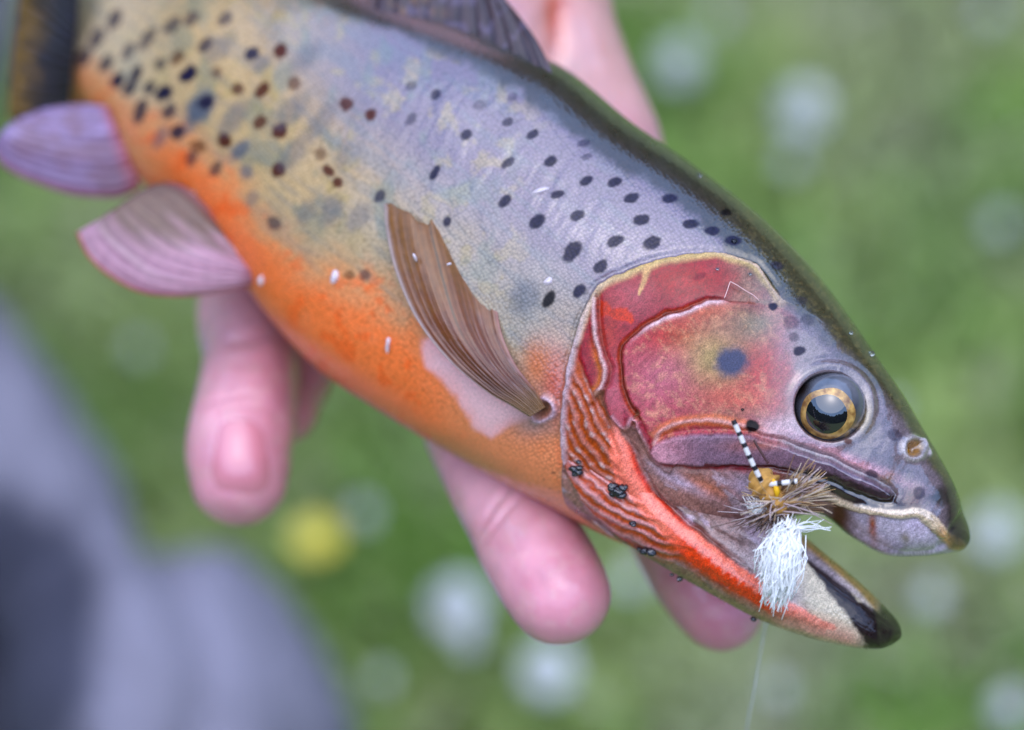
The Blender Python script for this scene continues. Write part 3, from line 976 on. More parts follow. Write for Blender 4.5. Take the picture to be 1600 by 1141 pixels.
    for (su, sv, a, b, ang, dk, kind) in SPOTS:
        if jaw and kind not in (9,):
            continue
        a, b = (a * 1.05, b * 1.08) if su > 600 else (a * 1.12, b * 1.2)
        bx = (np.abs(u - su) < a * 2) & (np.abs(v - sv) < a * 2)
        i = np.nonzero(bx)[0]
        if not len(i):
            continue
        ca, sa = math.cos(R(ang)), math.sin(R(ang))
        x, y = u[i] - su, -(v[i] - sv)
        e = np.hypot((x * ca + y * sa) / a, (-x * sa + y * ca) / b) + (f3[i] - .5) * .45
        soft = .45 if kind == 3 else .22
        m = ss(1 + soft, 1 - soft, e) * min(dk * 1.18, 1)
        c = {0: A(36, 32, 56), 1: A(84, 44, 34), 2: A(24, 18, 20), 3: A(92, 98, 112), 4: A(112, 34, 52)}[kind]
        if kind == 3 and su > 1000:
            c = A(74, 78, 104)
        C[i] = C[i] * (1 - m[:, None]) + c * m[:, None]
        SM[i] = np.maximum(SM[i], m)
    # --- body relief: muscle blocks and wrinkles along the scale rows
    body = (gsd > 0) & (not jaw)
    wr = fbm((u * .86 + v * .5) / 15, (u * .5 - v * .86) / 70, 101, 3) - .5
    H += body * (wr * (.12 + .22 * ss(620, 720, u) * ss(1000, 900, u) * ss(.55, .75, t)) + (f1 - .5) * .6) * ss(.92, .80, t)
    scal = np.where(body, 1.0, 0.0) * ss(.04, .15, t)
    if not jaw:
        scal = np.maximum(scal, 0) * (1 - .5 * ss(1230, 1300, u))
    scal = scal * np.where(u > 1230, 0.2, 1) * ss(-4, 8, pk)
    wet = np.clip(.45 + .5 * (f1 - .5) + .5 * ss(.5, .8, t), 0.15, 1)
    wet = wet * (1 - .78 * inside * ss(1230, 1150, u)) * (1 - .5 * bm)
    wet = np.maximum(wet, ss(1190, 1250, u) * .95)
    wet = np.maximum(wet, .75 * ss(.40, .58, t + (f1 - .5) * .15) * ss(470, 560, u + (f2 - .5) * 80 + (t - .6) * 320) * (gsd > 0))
    wet = wet * (.3 + .7 * ss(430, 560, u + (f2 - .5) * 60 + (t - .6) * 360))
    wet = wet * (1 - .85 * SM)                # pigment hides the silvery layer under the skin
    if jaw:
        wet = wet * 0 + .35
        scal = scal * 0
    return np.clip(C, 0.003, .85), H, scal, wet


def build_loft(st, ns, nv, nb, pw, jaw):
    P, Cc, N, t, q = loft(st, ns, nv, nb, pw)
    m = nv + nb
    u, v, d = to_px(P)
    # hidden side mirrors the shown side: same height on the section
    idx = np.arange(m)
    idx[nv:] = np.clip(np.searchsorted(t[:nv], t[nv:]), 0, nv - 1)
    uu, vv = u[:, :nv].ravel(), v[:, :nv].ravel()
    tt = np.broadcast_to(t[:nv], (ns, nv)).ravel()
    C, H, S, W = paint(uu, vv, tt, jaw)
    C, H, S, W = (x.reshape((ns, nv) + x.shape[1:])[:, idx] for x in (C, H, S, W))
    H = H.copy()
    H[:, nv:] *= 0.3
    edge = ss(0, .05, t) * ss(1, .95, t)
    nrm = vert_normals(P)
    ends = ss(0, .01, np.linspace(0, 1, ns)) * ss(1, .985, np.linspace(0, 1, ns))
    P2 = P + nrm * (H * edge[None] * ends[:, None])[..., None] / 1000.0
    V = P2.reshape(-1, 3)
    F = grid_faces(ns, m, True)
    pxy = np.stack((u, v), -1).reshape(-1, 2) / 1000.0
    # end caps
    n0 = len(V)
    V = np.vstack((V, P2[0].mean(0), P2[-1].mean(0)))
    a = np.arange(m)
    b = (a + 1) % m
    cap0 = np.stack((np.full(m, n0), b, a, a), 1)
    cap1 = np.stack((np.full(m, n0 + 1), (ns - 1) * m + a, (ns - 1) * m + b, (ns - 1) * m + b), 1)
    C = np.vstack((C.reshape(-1, 3), C[0, 0], C[-1, nv // 2]))
    S = np.concatenate((S.ravel(), [0, 0]))
    W = np.concatenate((W.ravel(), [.3, .3]))
    pxy = np.vstack((pxy, pxy[0], pxy[-1]))
    return V, F, (cap0[:, :3], cap1[:, :3]), C, S, W, pxy, P2, nv


bodyA = build_loft(ST, 960, 430, 70, 2.15, False)
bodyB = build_loft(JAW, 330, 200, 40, 2.3, True)


def join_body(parts):
    Vs, Fs, Cs, Ss, Ws, Ps, n = [], [], [], [], [], [], 0
    for (V, F, caps, C, S, W, p, _, _) in parts:
        Vs.append(V); Cs.append(C); Ss.append(S); Ws.append(W); Ps.append(p)
        Fs += [F + n] + []
        n += len(V)
    return np.vstack(Vs), np.vstack(Fs), np.vstack(Cs), np.concatenate(Ss), np.concatenate(Ws), np.vstack(Ps)


trout = empty('trout', at(800, 500, 0.49))
tag(trout, 'wet cutthroat trout with orange belly, rosy gill cover and dark spots lying in a hand', 'fish')
V, F, C, S, W, PX = join_body((bodyA, bodyB))
n = len(bodyA[0])
caps = [bodyA[2][0], bodyA[2][1], bodyB[2][0] + n, bodyB[2][1] + n]
# quads plus degenerate-free caps: store caps as tiny quads through a mid point
F = np.vstack([F] + [np.stack((c[:, 0], c[:, 1], c[:, 2], c[:, 2]), 1)[:0] for c in caps])
body = mesh_obj('body', V, F, M_skin, trout, True, C, {'scaly': S, 'wet': W}, PX)
# close the four ends
bm = bmesh.new()
bm.from_mesh(body.data)
bm.verts.ensure_lookup_table()
for c in caps:
    for f in c:
        try:
            bm.faces.new([bm.verts[int(i)] for i in f]).smooth = True
        except ValueError:
            pass
bmesh.ops.recalc_face_normals(bm, faces=bm.faces)
bm.to_mesh(body.data)
bm.free()

# depth of the shown flank at a pixel
_P = bodyA[7][:, :bodyA[8]].reshape(-1, 3)
_u, _v, _d = to_px(_P)
_P2 = bodyB[7][:, :bodyB[8]].reshape(-1, 3)
_u2, _v2, _d2 = to_px(_P2)


def build_depth():
    g = 6
    w, h = int(PW / g) + 1, int(PH / g) + 1
    Z = np.full((h, w), 9.0)
    for (a, b, c) in ((_u, _v, _d), (_u2, _v2, _d2)):
        i, j = (b / g).astype(int), (a / g).astype(int)
        ok = (i >= 0) & (i < h) & (j >= 0) & (j < w)
        np.minimum.at(Z, (i[ok], j[ok]), c[ok])
    return Z, g


DZ, DG = build_depth()


def surf(u, v, default=0.46):
    i, j = int(v / DG), int(u / DG)
    if 0 <= i < DZ.shape[0] and 0 <= j < DZ.shape[1] and DZ[i, j] < 5:
        return DZ[i, j]
    return default


# ---- fins
def make_fin(name, lead, trail, tips, depth_fn, col_fn, nray, ridge, mat, nr=70, nq=110, thick=0.0003):
    """rays run from the base to the free edge between a leading and a trailing curve"""
    Lc, Tc = catmull(lead, nr), catmull(trail, nr)
    r = np.linspace(0, 1, nr)[:, None]
    q = np.linspace(0, 1, nq)[None]
    U = Lc[:, :1] * (1 - q) + Tc[:, :1] * q
    Vv = Lc[:, 1:2] * (1 - q) + Tc[:, 1:2] * q
    tp = np.array([(Lc[-1, 0], Lc[-1, 1])] + list(tips) + [(Tc[-1, 0], Tc[-1, 1])], float)
    s = np.concatenate(([0], np.cumsum(np.linalg.norm(np.diff(tp, axis=0), axis=1))))
    s /= s[-1]
    eu, ev = np.interp(q[0], s, tp[:, 0]), np.interp(q[0], s, tp[:, 1])
    U = U + r ** 1.7 * (eu - U[-1])[None]
    Vv = Vv + r ** 1.7 * (ev - Vv[-1])[None]
    D = depth_fn(r + 0 * q, q + 0 * r, U, Vv)
    ph = q * nray + .12 * np.sin(q * 40) + 0 * r
    rd = np.cos(ph * 2 * math.pi)
    split = ss(.35, .6, r) * np.cos(ph * 4 * math.pi) * .5
    hh = ridge * (rd * (1 - .4 * r) + split) * (1 - .6 * r)
    ed = np.minimum(1, np.minimum(q * 14, (1 - q) * 14)) * np.minimum(1, (1 - r) * 16 + .15)
    tk = thick * (1.6 - r) * (.25 + .75 * ed)
    Pf, Pb = at(U, Vv, D - tk - hh * ed), at(U, Vv, D + tk)
    Vx = np.vstack((Pf.reshape(-1, 3), Pb.reshape(-1, 3)))
    f = grid_faces(nr, nq)
    n = nr * nq
    b = f[:, ::-1] + n
    sides = []
    for line in (np.arange(nq), (nr - 1) * nq + np.arange(nq), np.arange(nr) * nq, np.arange(nr) * nq + nq - 1):
        sides.append(np.stack((line[:-1], line[1:], line[1:] + n, line[:-1] + n), 1))
    Fx = np.vstack([f, b] + sides)
    Cc = col_fn((r + 0 * q).ravel(), (q + 0 * r).ravel(), U.ravel(), Vv.ravel(), rd.ravel())
    o = mesh_obj(name, Vx, Fx, mat, trout, True, np.vstack((Cc, Cc)))
    return o


M_fin = mat_plain('fin_membrane', (0, 0, 0), 0.34, 0.5, 700, 0.16, 0.25, 0.35, True, 0.18)


def lerpc(a, b, m):
    m = np.clip(m, 0, 1)[:, None]
    return a * (1 - m) + b * m


def pect_col(r, q, u, v, rd):
    f = fbm(u / 16, v / 16, 5)
    fl = fbm(q * 26, r * 5, 6)
    c = lerpc(np.tile(A(130, 76, 54), (len(r), 1)), A(150, 106, 70), ss(.35, .95, r + (f - .5) * .3))
    c = lerpc(c, A(70, 34, 28), ss(.6, .05, r) * (.45 + .35 * ss(.4, .65, fl)))
    c = lerpc(c, A(196, 170, 170), ss(.6, .72, fbm(q * 34, r * 7, 8)) * ss(.75, .3, r) * .35)
    c = lerpc(c, A(90, 66, 46), (rd < -.3) * .2)
    c = lerpc(c, A(192, 172, 170), ss(.035, .012, q) * .9)
    c = lerpc(c, A(92, 74, 52), ss(.42, .43, q) * ss(.46, .44, q) * ss(.4, .6, r) * .9)
    c = lerpc(c, A(160, 104, 100), ss(.93, .99, q) * .8)
    c = lerpc(c, A(150, 120, 84), ss(.2, .02, r) * .6)
    return c


def pect_depth(r, q, U, V):
    s = np.array([[surf(a, b) for a, b in zip(x, y)] for x, y in zip(U[::6], V[::6])])
    # smooth along the rays
    base = np.array([[surf(a, b) for a, b in zip(U[0], V[0])]])[0].mean()
    rr = r[:, :1]
    return base - 0.0016 - 0.0035 * np.sin(r * 2.3) + (0.0125 * r ** 1.4) - 0.0022 * np.sin(q * math.pi) * r + 0.0012 * np.sin(q * 9 + r * 2) * r


make_fin('pectoral_fin',
         [(828, 652), (795, 632), (760, 612), (700, 562), (650, 498), (618, 425), (603, 360), (600, 318)],
         [(852, 636), (838, 612), (806, 570), (784, 520), (775, 470), (768, 440), (757, 412), (733, 376)],
         [(612, 318), (622, 326), (640, 332), (652, 346), (670, 352), (674, 340), (684, 344), (700, 364), (716, 386), (728, 396)],
         pect_depth, pect_col, 13, 0.00006, M_fin)


def pelv_col(r, q, u, v, rd):
    f = fbm(u / 22, v / 22, 9)
    c = np.tile(A(202, 156, 176), (len(r), 1))
    c = lerpc(c, A(186, 136, 160), (rd < 0) * .5)
    c = lerpc(c, A(222, 186, 200), ss(.55, .7, fbm(q * 20, r * 4, 3)) * .6)
    c = lerpc(c, A(112, 80, 66), ss(.46, .78, q * .55 + r * .52 + (fbm(q * 14, r * 3, 4) - .5) * .35))
    c = lerpc(c, A(176, 70, 84), ss(.12, 0, r) * .7)
    c = lerpc(c, A(206, 96, 84), ss(.04, .01, q) * .9)
    c = lerpc(c, A(150, 76, 84), ss(.93, .99, q) * .8)
    return c


make_fin('pelvic_fin',
         [(404, 442), (370, 452), (320, 461), (270, 464), (215, 456), (165, 428), (135, 398), (119, 364)],
         [(392, 408), (372, 384), (348, 352), (325, 325), (305, 305), (290, 293), (275, 287), (258, 284)],
         [(150, 345), (185, 322), (215, 300), (240, 288)],
         lambda r, q, U, V: 0.4835 + 0.004 * r - 0.002 * np.sin(q * math.pi) + 0.0015 * q * r, pelv_col, 9, 0.00016, M_fin, 60, 80, 0.0005)


def anal_col(r, q, u, v, rd):
    c = np.tile(A(150, 124, 162), (len(r), 1))
    c = lerpc(c, A(178, 156, 204), ss(.5, .7, fbm(q * 12, r * 3, 13)) * .8)
    c = lerpc(c, A(130, 92, 110), ss(.5, .66, fbm(q * 7, r * 5, 14)) * .6)
    c = lerpc(c, A(192, 130, 160), ss(.12, .02, q) * .9)
    c = lerpc(c, A(196, 90, 90), ss(.14, 0, r) * .7)
    return c


make_fin('anal_fin',
         [(222, 292), (190, 308), (150, 309), (110, 304), (70, 292), (30, 276), (0, 255), (-12, 232)],
         [(168, 166), (150, 164), (130, 163), (112, 163), (95, 165), (78, 168), (62, 172), (45, 178)],
         [(-6, 215), (8, 200), (25, 187)],
         lambda r, q, U, V: 0.508 + 0.002 * r - 0.002 * np.sin(q * 3), anal_col, 10, 0.0002, M_fin, 50, 70, 0.0006)


def dors_col(r, q, u, v, rd):
    f = fbm(u / 18, v / 18, 15)
    c = np.tile(A(66, 50, 56), (len(r), 1))
    c = lerpc(c, A(132, 96, 70), ss(.6, .2, q) * ss(.45, .65, f) * .8)
    c = lerpc(c, A(56, 44, 46), ss(.5, .68, fbm(u / 12, v / 12, 16)) * .7)
    c = lerpc(c, A(110, 96, 120), ss(.58, .7, fbm(u / 20, v / 20, 44)) * .7)
    c = lerpc(c, A(96, 68, 70), (rd > .4) * .25)
    return c


make_fin('dorsal_fin',
         [(572, 34), (572, 10), (575, -10), (580, -35), (586, -60), (592, -85)],
         [(868, 128), (862, 112), (852, 88), (838, 62), (818, 34), (796, 6)],
         [(640, -95), (690, -90), (740, -60), (772, -22)],
         lambda r, q, U, V: 0.4775 - 0.0135 * q + 0.010 * r - 0.0012 * np.sin(q * 9) * r, dors_col, 11, 0.0003, M_fin, 50, 110, 0.0006)


def caud_col(r, q, u, v, rd):
    f = fbm(u / 12, v / 12, 17)
    c = np.tile(A(50, 44, 56), (len(r), 1))
    c = lerpc(c, A(128, 100, 60), ss(.45, .9, r + (f - .5) * .4))
    c = lerpc(c, A(40, 34, 36), ss(.5, .62, fbm(u / 9, v / 14, 18)) * .6)
    return c


make_fin('tail_fin',
         [(108, 172), (92, 182), (72, 188), (52, 190), (30, 188), (12, 184)],
         [(128, -45), (118, -75), (100, -110), (85, -140), (55, -165), (30, -180)],
         [(16, 120), (22, 60), (30, 0), (28, -60), (26, -120)],
         lambda r, q, U, V: 0.5125 + 0.010 * r + 0.002 * np.sin(q * 5), caud_col, 18, 0.0007, M_fin, 50, 120, 0.0009)

# ---- eye
EY_D = surf(1297, 700, .438) + 0.0035
EYR = 57 / K * EY_D
eye_c = at(EYE_C[0], EYE_C[1], EY_D)[()] if False else at(np.array([EYE_C[0]]), np.array([EYE_C[1]]), np.array([EY_D]))[0]
gaze = RM @ np.array((-0.25, -0.21, 1.0))
gaze /= np.linalg.norm(gaze)
gx = np.cross((0, 0, 1.0), gaze)
gx /= np.linalg.norm(gx)
gy = np.cross(gaze, gx)


def cap(r, a0, a1, n=26, m=64, zoff=0.0, wob=0.0, flat=1.0):
    th = np.linspace(a0, a1, n)[:, None]
    ph = np.linspace(0, 2 * math.pi, m, endpoint=False)[None]
    w = 1 + wob * (.30 * np.sin(ph + 2.2) + .16 * np.sin(2 * ph + .4) + .10 * np.sin(5 * ph + 1.1)) + 0 * th
    x, y, z = np.sin(th * w) * np.cos(ph), np.sin(th * w) * np.sin(ph), np.cos(th * w) + 0 * ph
    P = eye_c + r * (x[..., None] * gx + y[..., None] * gy + (z * flat)[..., None] * gaze) + zoff * gaze
    return P.reshape(-1, 3), grid_faces(n, m, True)


M_sclera = mat_plain('eye_white', (0.10, 0.10, 0.11), 0.2, 0.5, 500, 0.3, coat=1.0, attr=True)
M_iris, nt, b = new_mat('gold_iris')
tc = nd(nt, 'ShaderNodeTexCoord')
no = nd(nt, 'ShaderNodeTexNoise')
no.inputs['Scale'].default_value = 900
no.inputs['Detail'].default_value = 6
nt.links.new(tc.outputs['Object'], no.inputs['Vector'])
cr = nd(nt, 'ShaderNodeValToRGB')
cr.color_ramp.elements[0].position, cr.color_ramp.elements[1].position = .35, .65
cr.color_ramp.elements[0].color = (0.20, 0.085, 0.02, 1)
cr.color_ramp.elements[1].color = (0.62, 0.36, 0.10, 1)
nt.links.new(no.outputs['Fac'], cr.inputs[0])
nt.links.new(cr.outputs[0], b.inputs['Base Color'])
b.inputs['Metallic'].default_value = 0.2
b.inputs['Roughness'].default_value = 0.35
b.inputs['Coat Weight'].default_value = 1.0
b.inputs['Coat Roughness'].default_value = 0.01
M_pupil = mat_plain('pupil_black', (0.006, 0.006, 0.009), 0.02, 1.0, 100, 0.1, coat=1.0)
M_pupil.node_tree.nodes['Principled BSDF'].inputs['Coat Roughness'].default_value = 0.0

Vx, Fx = cap(EYR, 0.50, math.pi * .95, 60, 80)
eu, ev, _ = to_px(Vx)
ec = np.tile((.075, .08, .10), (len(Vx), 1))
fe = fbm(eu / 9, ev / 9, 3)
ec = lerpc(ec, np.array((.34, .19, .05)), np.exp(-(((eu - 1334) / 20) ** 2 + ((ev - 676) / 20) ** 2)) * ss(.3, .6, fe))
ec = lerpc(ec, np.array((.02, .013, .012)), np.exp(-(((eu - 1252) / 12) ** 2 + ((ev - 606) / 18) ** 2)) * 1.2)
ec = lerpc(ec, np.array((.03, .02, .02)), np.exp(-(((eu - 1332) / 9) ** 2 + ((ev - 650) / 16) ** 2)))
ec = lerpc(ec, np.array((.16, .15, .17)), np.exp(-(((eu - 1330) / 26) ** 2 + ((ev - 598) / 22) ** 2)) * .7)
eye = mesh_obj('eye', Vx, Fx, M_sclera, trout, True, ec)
Vx, Fx = cap(EYR * 1.003, 0.48, 0.82, 16, 72, 0, .22)
mesh_obj('iris', Vx, Fx, M_iris, eye)
Vx, Fx = cap(EYR * 1.006, 0.001, 0.585, 14, 64, 0, 0.12)
mesh_obj('pupil', Vx, Fx, M_pupil, eye)

# ------------------------------------------------------------------ voxel-blended bodies (hand, leg)
def ico():
    bm = bmesh.new()
    bmesh.ops.create_icosphere(bm, subdivisions=3, radius=1)
    v = np.array([x.co for x in bm.verts])
    f = [tuple(x.index for x in g.verts) for g in bm.faces]
    bm.free()
    return v, f


ICO_V, ICO_F = ico()


def blend(name, chains, voxel, smooth_it, sub):
    """chains of (u, v, depth, radius mm) -> one continuous skin"""
    j = Join()
    for ch in chains:
        n = max(6, int(len(ch) * 9))
        q = catmull(ch, n)
        c = at(q[:, 0], q[:, 1], q[:, 2])
        for p, r in zip(c, q[:, 3]):
            j.add(ICO_V * (r / 1000.0) + p, ICO_F)
    o = mesh_obj(name, np.vstack(j.v), j.f)
    m = o.modifiers.new('r', 'REMESH')
    m.mode, m.voxel_size = 'VOXEL', voxel
    m = o.modifiers.new('s', 'SMOOTH')
    m.factor, m.iterations = 0.5, smooth_it
    if sub:
        m = o.modifiers.new('u', 'SUBSURF')
        m.levels = m.render_levels = sub
    bpy.context.view_layer.update()
    dg = bpy.context.evaluated_depsgraph_get()
    me = bpy.data.meshes.new_from_object(o.evaluated_get(dg))
    o.modifiers.clear()
    old = o.data
    o.data = me
    bpy.data.meshes.remove(old)
    me.polygons.foreach_set('use_smooth', np.ones(len(me.polygons), bool))
    V = np.zeros(len(me.vertices) * 3, np.float32)
    me.vertices.foreach_get('co', V)
    N = np.zeros(len(me.vertices) * 3, np.float32)
    me.vertex_normals.foreach_get('vector', N)
    return o, V.reshape(-1, 3).astype(float), N.reshape(-1, 3).astype(float)


def finish(o, V, col, mat, attrs=None):
    me = o.data
    me.vertices.foreach_set('co', V.astype(np.float32).ravel())
    a = me.color_attributes.new('col', 'FLOAT_COLOR', 'POINT')
    c4 = np.ones((len(V), 4), np.float32)
    c4[:, :3] = col
    a.data.foreach_set('color', c4.ravel())
    for k, x in (attrs or {}).items():
        t = me.attributes.new(k, 'FLOAT', 'POINT')
        t.data.foreach_set('value', np.asarray(x, np.float32))
    me.materials.clear()
    me.materials.append(mat)
    me.update()


def mat_skin():
    m, nt, b = new_mat('hand_skin')
    L = nt.links.new
    ca = nd(nt, 'ShaderNodeAttribute', attribute_name='col')
    tc = nd(nt, 'ShaderNodeTexCoord')
    no = nd(nt, 'ShaderNodeTexNoise')
    no.inputs['Scale'].default_value = 140
    no.inputs['Detail'].default_value = 6
    L(tc.outputs['Object'], no.inputs['Vector'])
    mr = nd(nt, 'ShaderNodeMapRange')
    mr.inputs['From Min'].default_value, mr.inputs['From Max'].default_value = .3, .7
    mr.inputs['To Min'].default_value, mr.inputs['To Max'].default_value = .90, 1.08
    L(no.outputs['Fac'], mr.inputs['Value'])
    mx = nd(nt, 'ShaderNodeVectorMath', operation='SCALE')
    L(ca.outputs['Color'], mx.inputs[0])
    L(mr.outputs[0], mx.inputs['Scale'])
    L(mx.outputs[0], b.inputs['Base Color'])
    b.inputs['Subsurface Weight'].default_value = 0.22
    b.inputs['Subsurface Radius'].default_value = (1.0, 0.35, 0.2)
    b.inputs['Subsurface Scale'].default_value = 0.0025
    # fingerprint ridges
    wv = nd(nt, 'ShaderNodeTexWave', wave_type='RINGS', rings_direction='SPHERICAL')
    wv.inputs['Scale'].default_value = 650
    wv.inputs['Distortion'].default_value = 3.0
    wv.inputs['Detail'].default_value = 1
    wv.inputs['Detail Scale'].default_value = 0.12
    mp = nd(nt, 'ShaderNodeMapping')
    mp.inputs['Location'].default_value = tuple(-at(np.array([870.]), np.array([900.]), np.array([.455]))[0])
    L(tc.outputs['Object'], mp.inputs['Vector'])
    L(mp.outputs[0], wv.inputs['Vector'])
    bp = nd(nt, 'ShaderNodeBump')
    bp.inputs['Strength'].default_value = 0.5
    bp.inputs['Distance'].default_value = 0.00008
    L(wv.outputs['Fac'], bp.inputs['Height'])
    bp2 = nd(nt, 'ShaderNodeBump')
    bp2.inputs['Strength'].default_value = 0.25
    bp2.inputs['Distance'].default_value = 0.0004
    L(no.outputs['Fac'], bp2.inputs['Height'])
    L(bp.outputs[0], bp2.inputs['Normal'])
    L(bp2.outputs[0], b.inputs['Normal'])
    b.inputs['Roughness'].default_value = 0.42
    # wet film in patches
    n2 = nd(nt, 'ShaderNodeTexNoise')
    n2.inputs['Scale'].default_value = 95
    n2.inputs['Detail'].default_value = 5
    L(tc.outputs['Object'], n2.inputs['Vector'])
    r2 = nd(nt, 'ShaderNodeMapRange')
    r2.inputs['From Min'].default_value, r2.inputs['From Max'].default_value = .46, .56
    r2.inputs['To Min'].default_value, r2.inputs['To Max'].default_value = 0.1, 1.0
    L(n2.outputs['Fac'], r2.inputs['Value'])
    L(r2.outputs[0], b.inputs['Coat Weight'])
    b.inputs['Coat Roughness'].default_value = 0.12
    return m


HAND = [
    # wrist and palm behind the fish
    [(700, -520, .520, 27), (705, -320, .520, 26), (715, -140, .520, 26), (722, 60, .521, 26), (740, 240, .522, 26)],
    [(800, -120, .517, 17), (822, 40, .517, 16.5), (860, 160, .517, 16.5), (905, 260, .518, 16), (900, 380, .520, 14)],
    [(620, 60, .526, 18), (610, 200, .527, 18), (640, 330, .527, 16)],
    [(740, 240, .522, 25), (780, 330, .523, 20), (830, 400, .522, 15)],
    # thumb
    [(600, 150, .530, 17), (500, 300, .532, 13.5), (420, 400, .530, 10.5), (378, 480, .526, 8.6), (392, 560, .512, 8.9), (384, 640, .503, 9.4), (374, 700, .499, 9.6), (374, 748, .498, 8.7)],
    # index, folded behind the thumb
    [(650, 320, .530, 11), (570, 420, .531, 9), (490, 520, .529, 7.8), (456, 595, .522, 7.2), (440, 640, .517, 6.9)],
    # middle
    [(760, 360, .524, 12), (710, 500, .516, 9.8), (718, 610, .503, 9.0), (760, 720, .489, 8.6), (810, 815, .476, 8.9), (850, 885, .468, 9.1), (874, 928, .464, 8.7)],
    # ring
    [(850, 380, .522, 11.5), (930, 560, .514, 9.3), (1000, 720, .506, 8.4), (1060, 845, .497, 8.2), (1100, 912, .492, 8.3), (1126, 950, .489, 7.7)],
    # little finger, curled behind the head
    [(920, 340, .520, 10), (1010, 480, .516, 8), (1070, 590, .510, 7.2), (1110, 670, .505, 6.4)],
]
hand, V, N = blend('person', HAND, 0.00085, 14, 1)
u, v, d = to_px(V)
H = np.zeros(len(V))


def crease(pts, depth, w):
    global H
    dd, pp, _ = seg_dist(u, v, pts)
    H -= depth * np.exp(-(dd / w) ** 2) * np.sin(np.clip(pp, .02, .98) * math.pi) ** .5


front = ((N @ VIEW) < 0.1)
for pts, dp, w in (([(742, 838), (770, 792), (806, 748), (850, 716)], .6, 6), ([(752, 850), (790, 800), (820, 770)], .4, 5), ([(650, 700), (690, 660)], .3, 7),
                   ([(352, 536), (390, 528), (425, 520), (446, 508)], .9, 9), ([(318, 632), (350, 622), (385, 616), (420, 622)], .35, 6), ([(330, 660), (345, 640), (380, 632), (425, 640), (440, 664)], .3, 6),
                   ([(340, 560), (390, 570), (440, 560)], .2, 8), ([(1020, 905), (1060, 880), (1110, 850)], .3, 7), ([(868, 0), (874, 60), (862, 110)], 1.1, 14)):
    crease(pts, dp, w)
H += (fbm(u / 60, v / 60, 2) - .5) * .5
V = V + N * (H * front)[:, None] / 1000.0
f1, f2 = fbm(u / 70, v / 70, 4), fbm(u / 16, v / 16, 6)
Cs = np.tile(A(236, 182, 196, 1.12), (len(V), 1))
Cs = lerpc(Cs, A(222, 150, 164, 1.05), ss(.4, .7, f1) * .45)
tipm = np.zeros(len(V))
for (a, b, r) in ((880, 930, 110), (1130, 950, 90), (374, 750, 100), (450, 640, 80)):
    tipm = np.maximum(tipm, np.exp(-(((u - a) ** 2 + (v - b) ** 2) / r ** 2)))
Cs = lerpc(Cs, A(224, 140, 164), tipm * .6)
Cs = lerpc(Cs, A(236, 190, 194), ss(.5, .7, f2) * .35)
Cs = lerpc(Cs, A(240, 190, 186), ss(260, 120, v) * ss(760, 850, u) * .8)
Cs = lerpc(Cs, A(226, 120, 100), np.exp(-(((u - 868) / 20) ** 2 + ((v - 20) / 50) ** 2)) * .9)
finish(hand, V, Cs, mat_skin())
tag(hand, 'bare wet hand with pink fingers spread, cradling the trout from below', 'person')


def build_nail():
    n, m = 26, 22
    a = np.linspace(-1, 1, m)[None]
    b = np.linspace(0, 1, n)[:, None]
    hw = 56 * (1 - .16 * b) * np.sqrt(np.clip(1 - (np.clip(.16 - b, 0, 1) / .17) ** 2, 0.05, 1)) * np.sqrt(np.clip(1 - (np.clip(b - .8, 0, 1) / .215) ** 2, .05, 1))
    U = 374 + a * hw + 2 * np.sin(b * 3)
    Vv = 655 + b * 150 + 0 * a
    # fitted over the back of the thumb tip
    hu, hv, hd = to_px(V)
    ok = (hu > 300) & (hu < 460) & (hv > 630) & (hv < 840) & (hd < .512)
    hu, hv, hd = hu[ok], hv[ok], hd[ok]
    near = hd < .503
    hu, hv, hd = hu[near], hv[near], hd[near]
    sel = (np.abs(hu - 374) < 52) & (hv > 645) & (hv < 815)

    def basis(x, y):
        x, y = (x - 374) / 50, (y - 730) / 80
        return np.stack((np.ones_like(x), x, y, x * x, x * y, y * y, x ** 4, y ** 3), -1)
    co = np.linalg.lstsq(basis(hu[sel], hv[sel]), hd[sel], rcond=None)[0]
    D = basis(U + 0 * b, Vv) @ co
    D = D - 0.0005 + 0.0006 * np.abs(a) ** 3 + 0.0005 * np.clip(.15 - b, 0, 1) / .15
    D2 = D + 0.0007
    P = np.vstack((at(U, Vv, D).reshape(-1, 3), at(U, Vv, D2).reshape(-1, 3)))
    f = grid_faces(n, m)
    N0 = n * m
    F = [f, f[:, ::-1] + N0]
    for line in (np.arange(m), (n - 1) * m + np.arange(m), np.arange(n) * m, np.arange(n) * m + m - 1):
        F.append(np.stack((line[:-1], line[1:], line[1:] + N0, line[:-1] + N0), 1))
    mesh_obj('thumb_nail', P, np.vstack(F), mat_plain('nail', tuple(A(232, 158, 174)), 0.25, 0.5, 200, 0.06, coat=0.5), hand)


build_nail()

# ------------------------------------------------------------------ the leg in grey trousers
LEG = [
    [(-330, -260, .90, 62), (-188, 20, .90, 43), (-420, 260, .92, 50), (-360, 420, .93, 50), (-180, 600, .93, 46), (-10, 770, .93, 39), (108, 888, .93, 30), (215, 1040, .92, 44), (262, 1112, .91, 54), (290, 1260, .92, 55), (280, 1600, .95, 56)],
    [(-420, 500, .98, 60), (-260, 900, 1.0, 62), (-40, 1180, 1.0, 58), (60, 1500, 1.02, 58)],
]
leg, V2, N2 = blend('person', LEG, 0.004, 6, 1)
lu, lv, ld = to_px(V2)
wr = fbm((lu * .5 + lv * .86) / 260, (lu * .86 - lv * .5) / 90, 3) - .5
H2 = 9 * wr + 3 * (fbm(lu / 60, lv / 60, 9) - .5)
d1, p1, s1 = seg_dist(lu, lv, [(-60, 700), (70, 830), (130, 960), (150, 1141), (150, 1400)])
H2 -= 0 * np.exp(-(d1 / 80) ** 2)
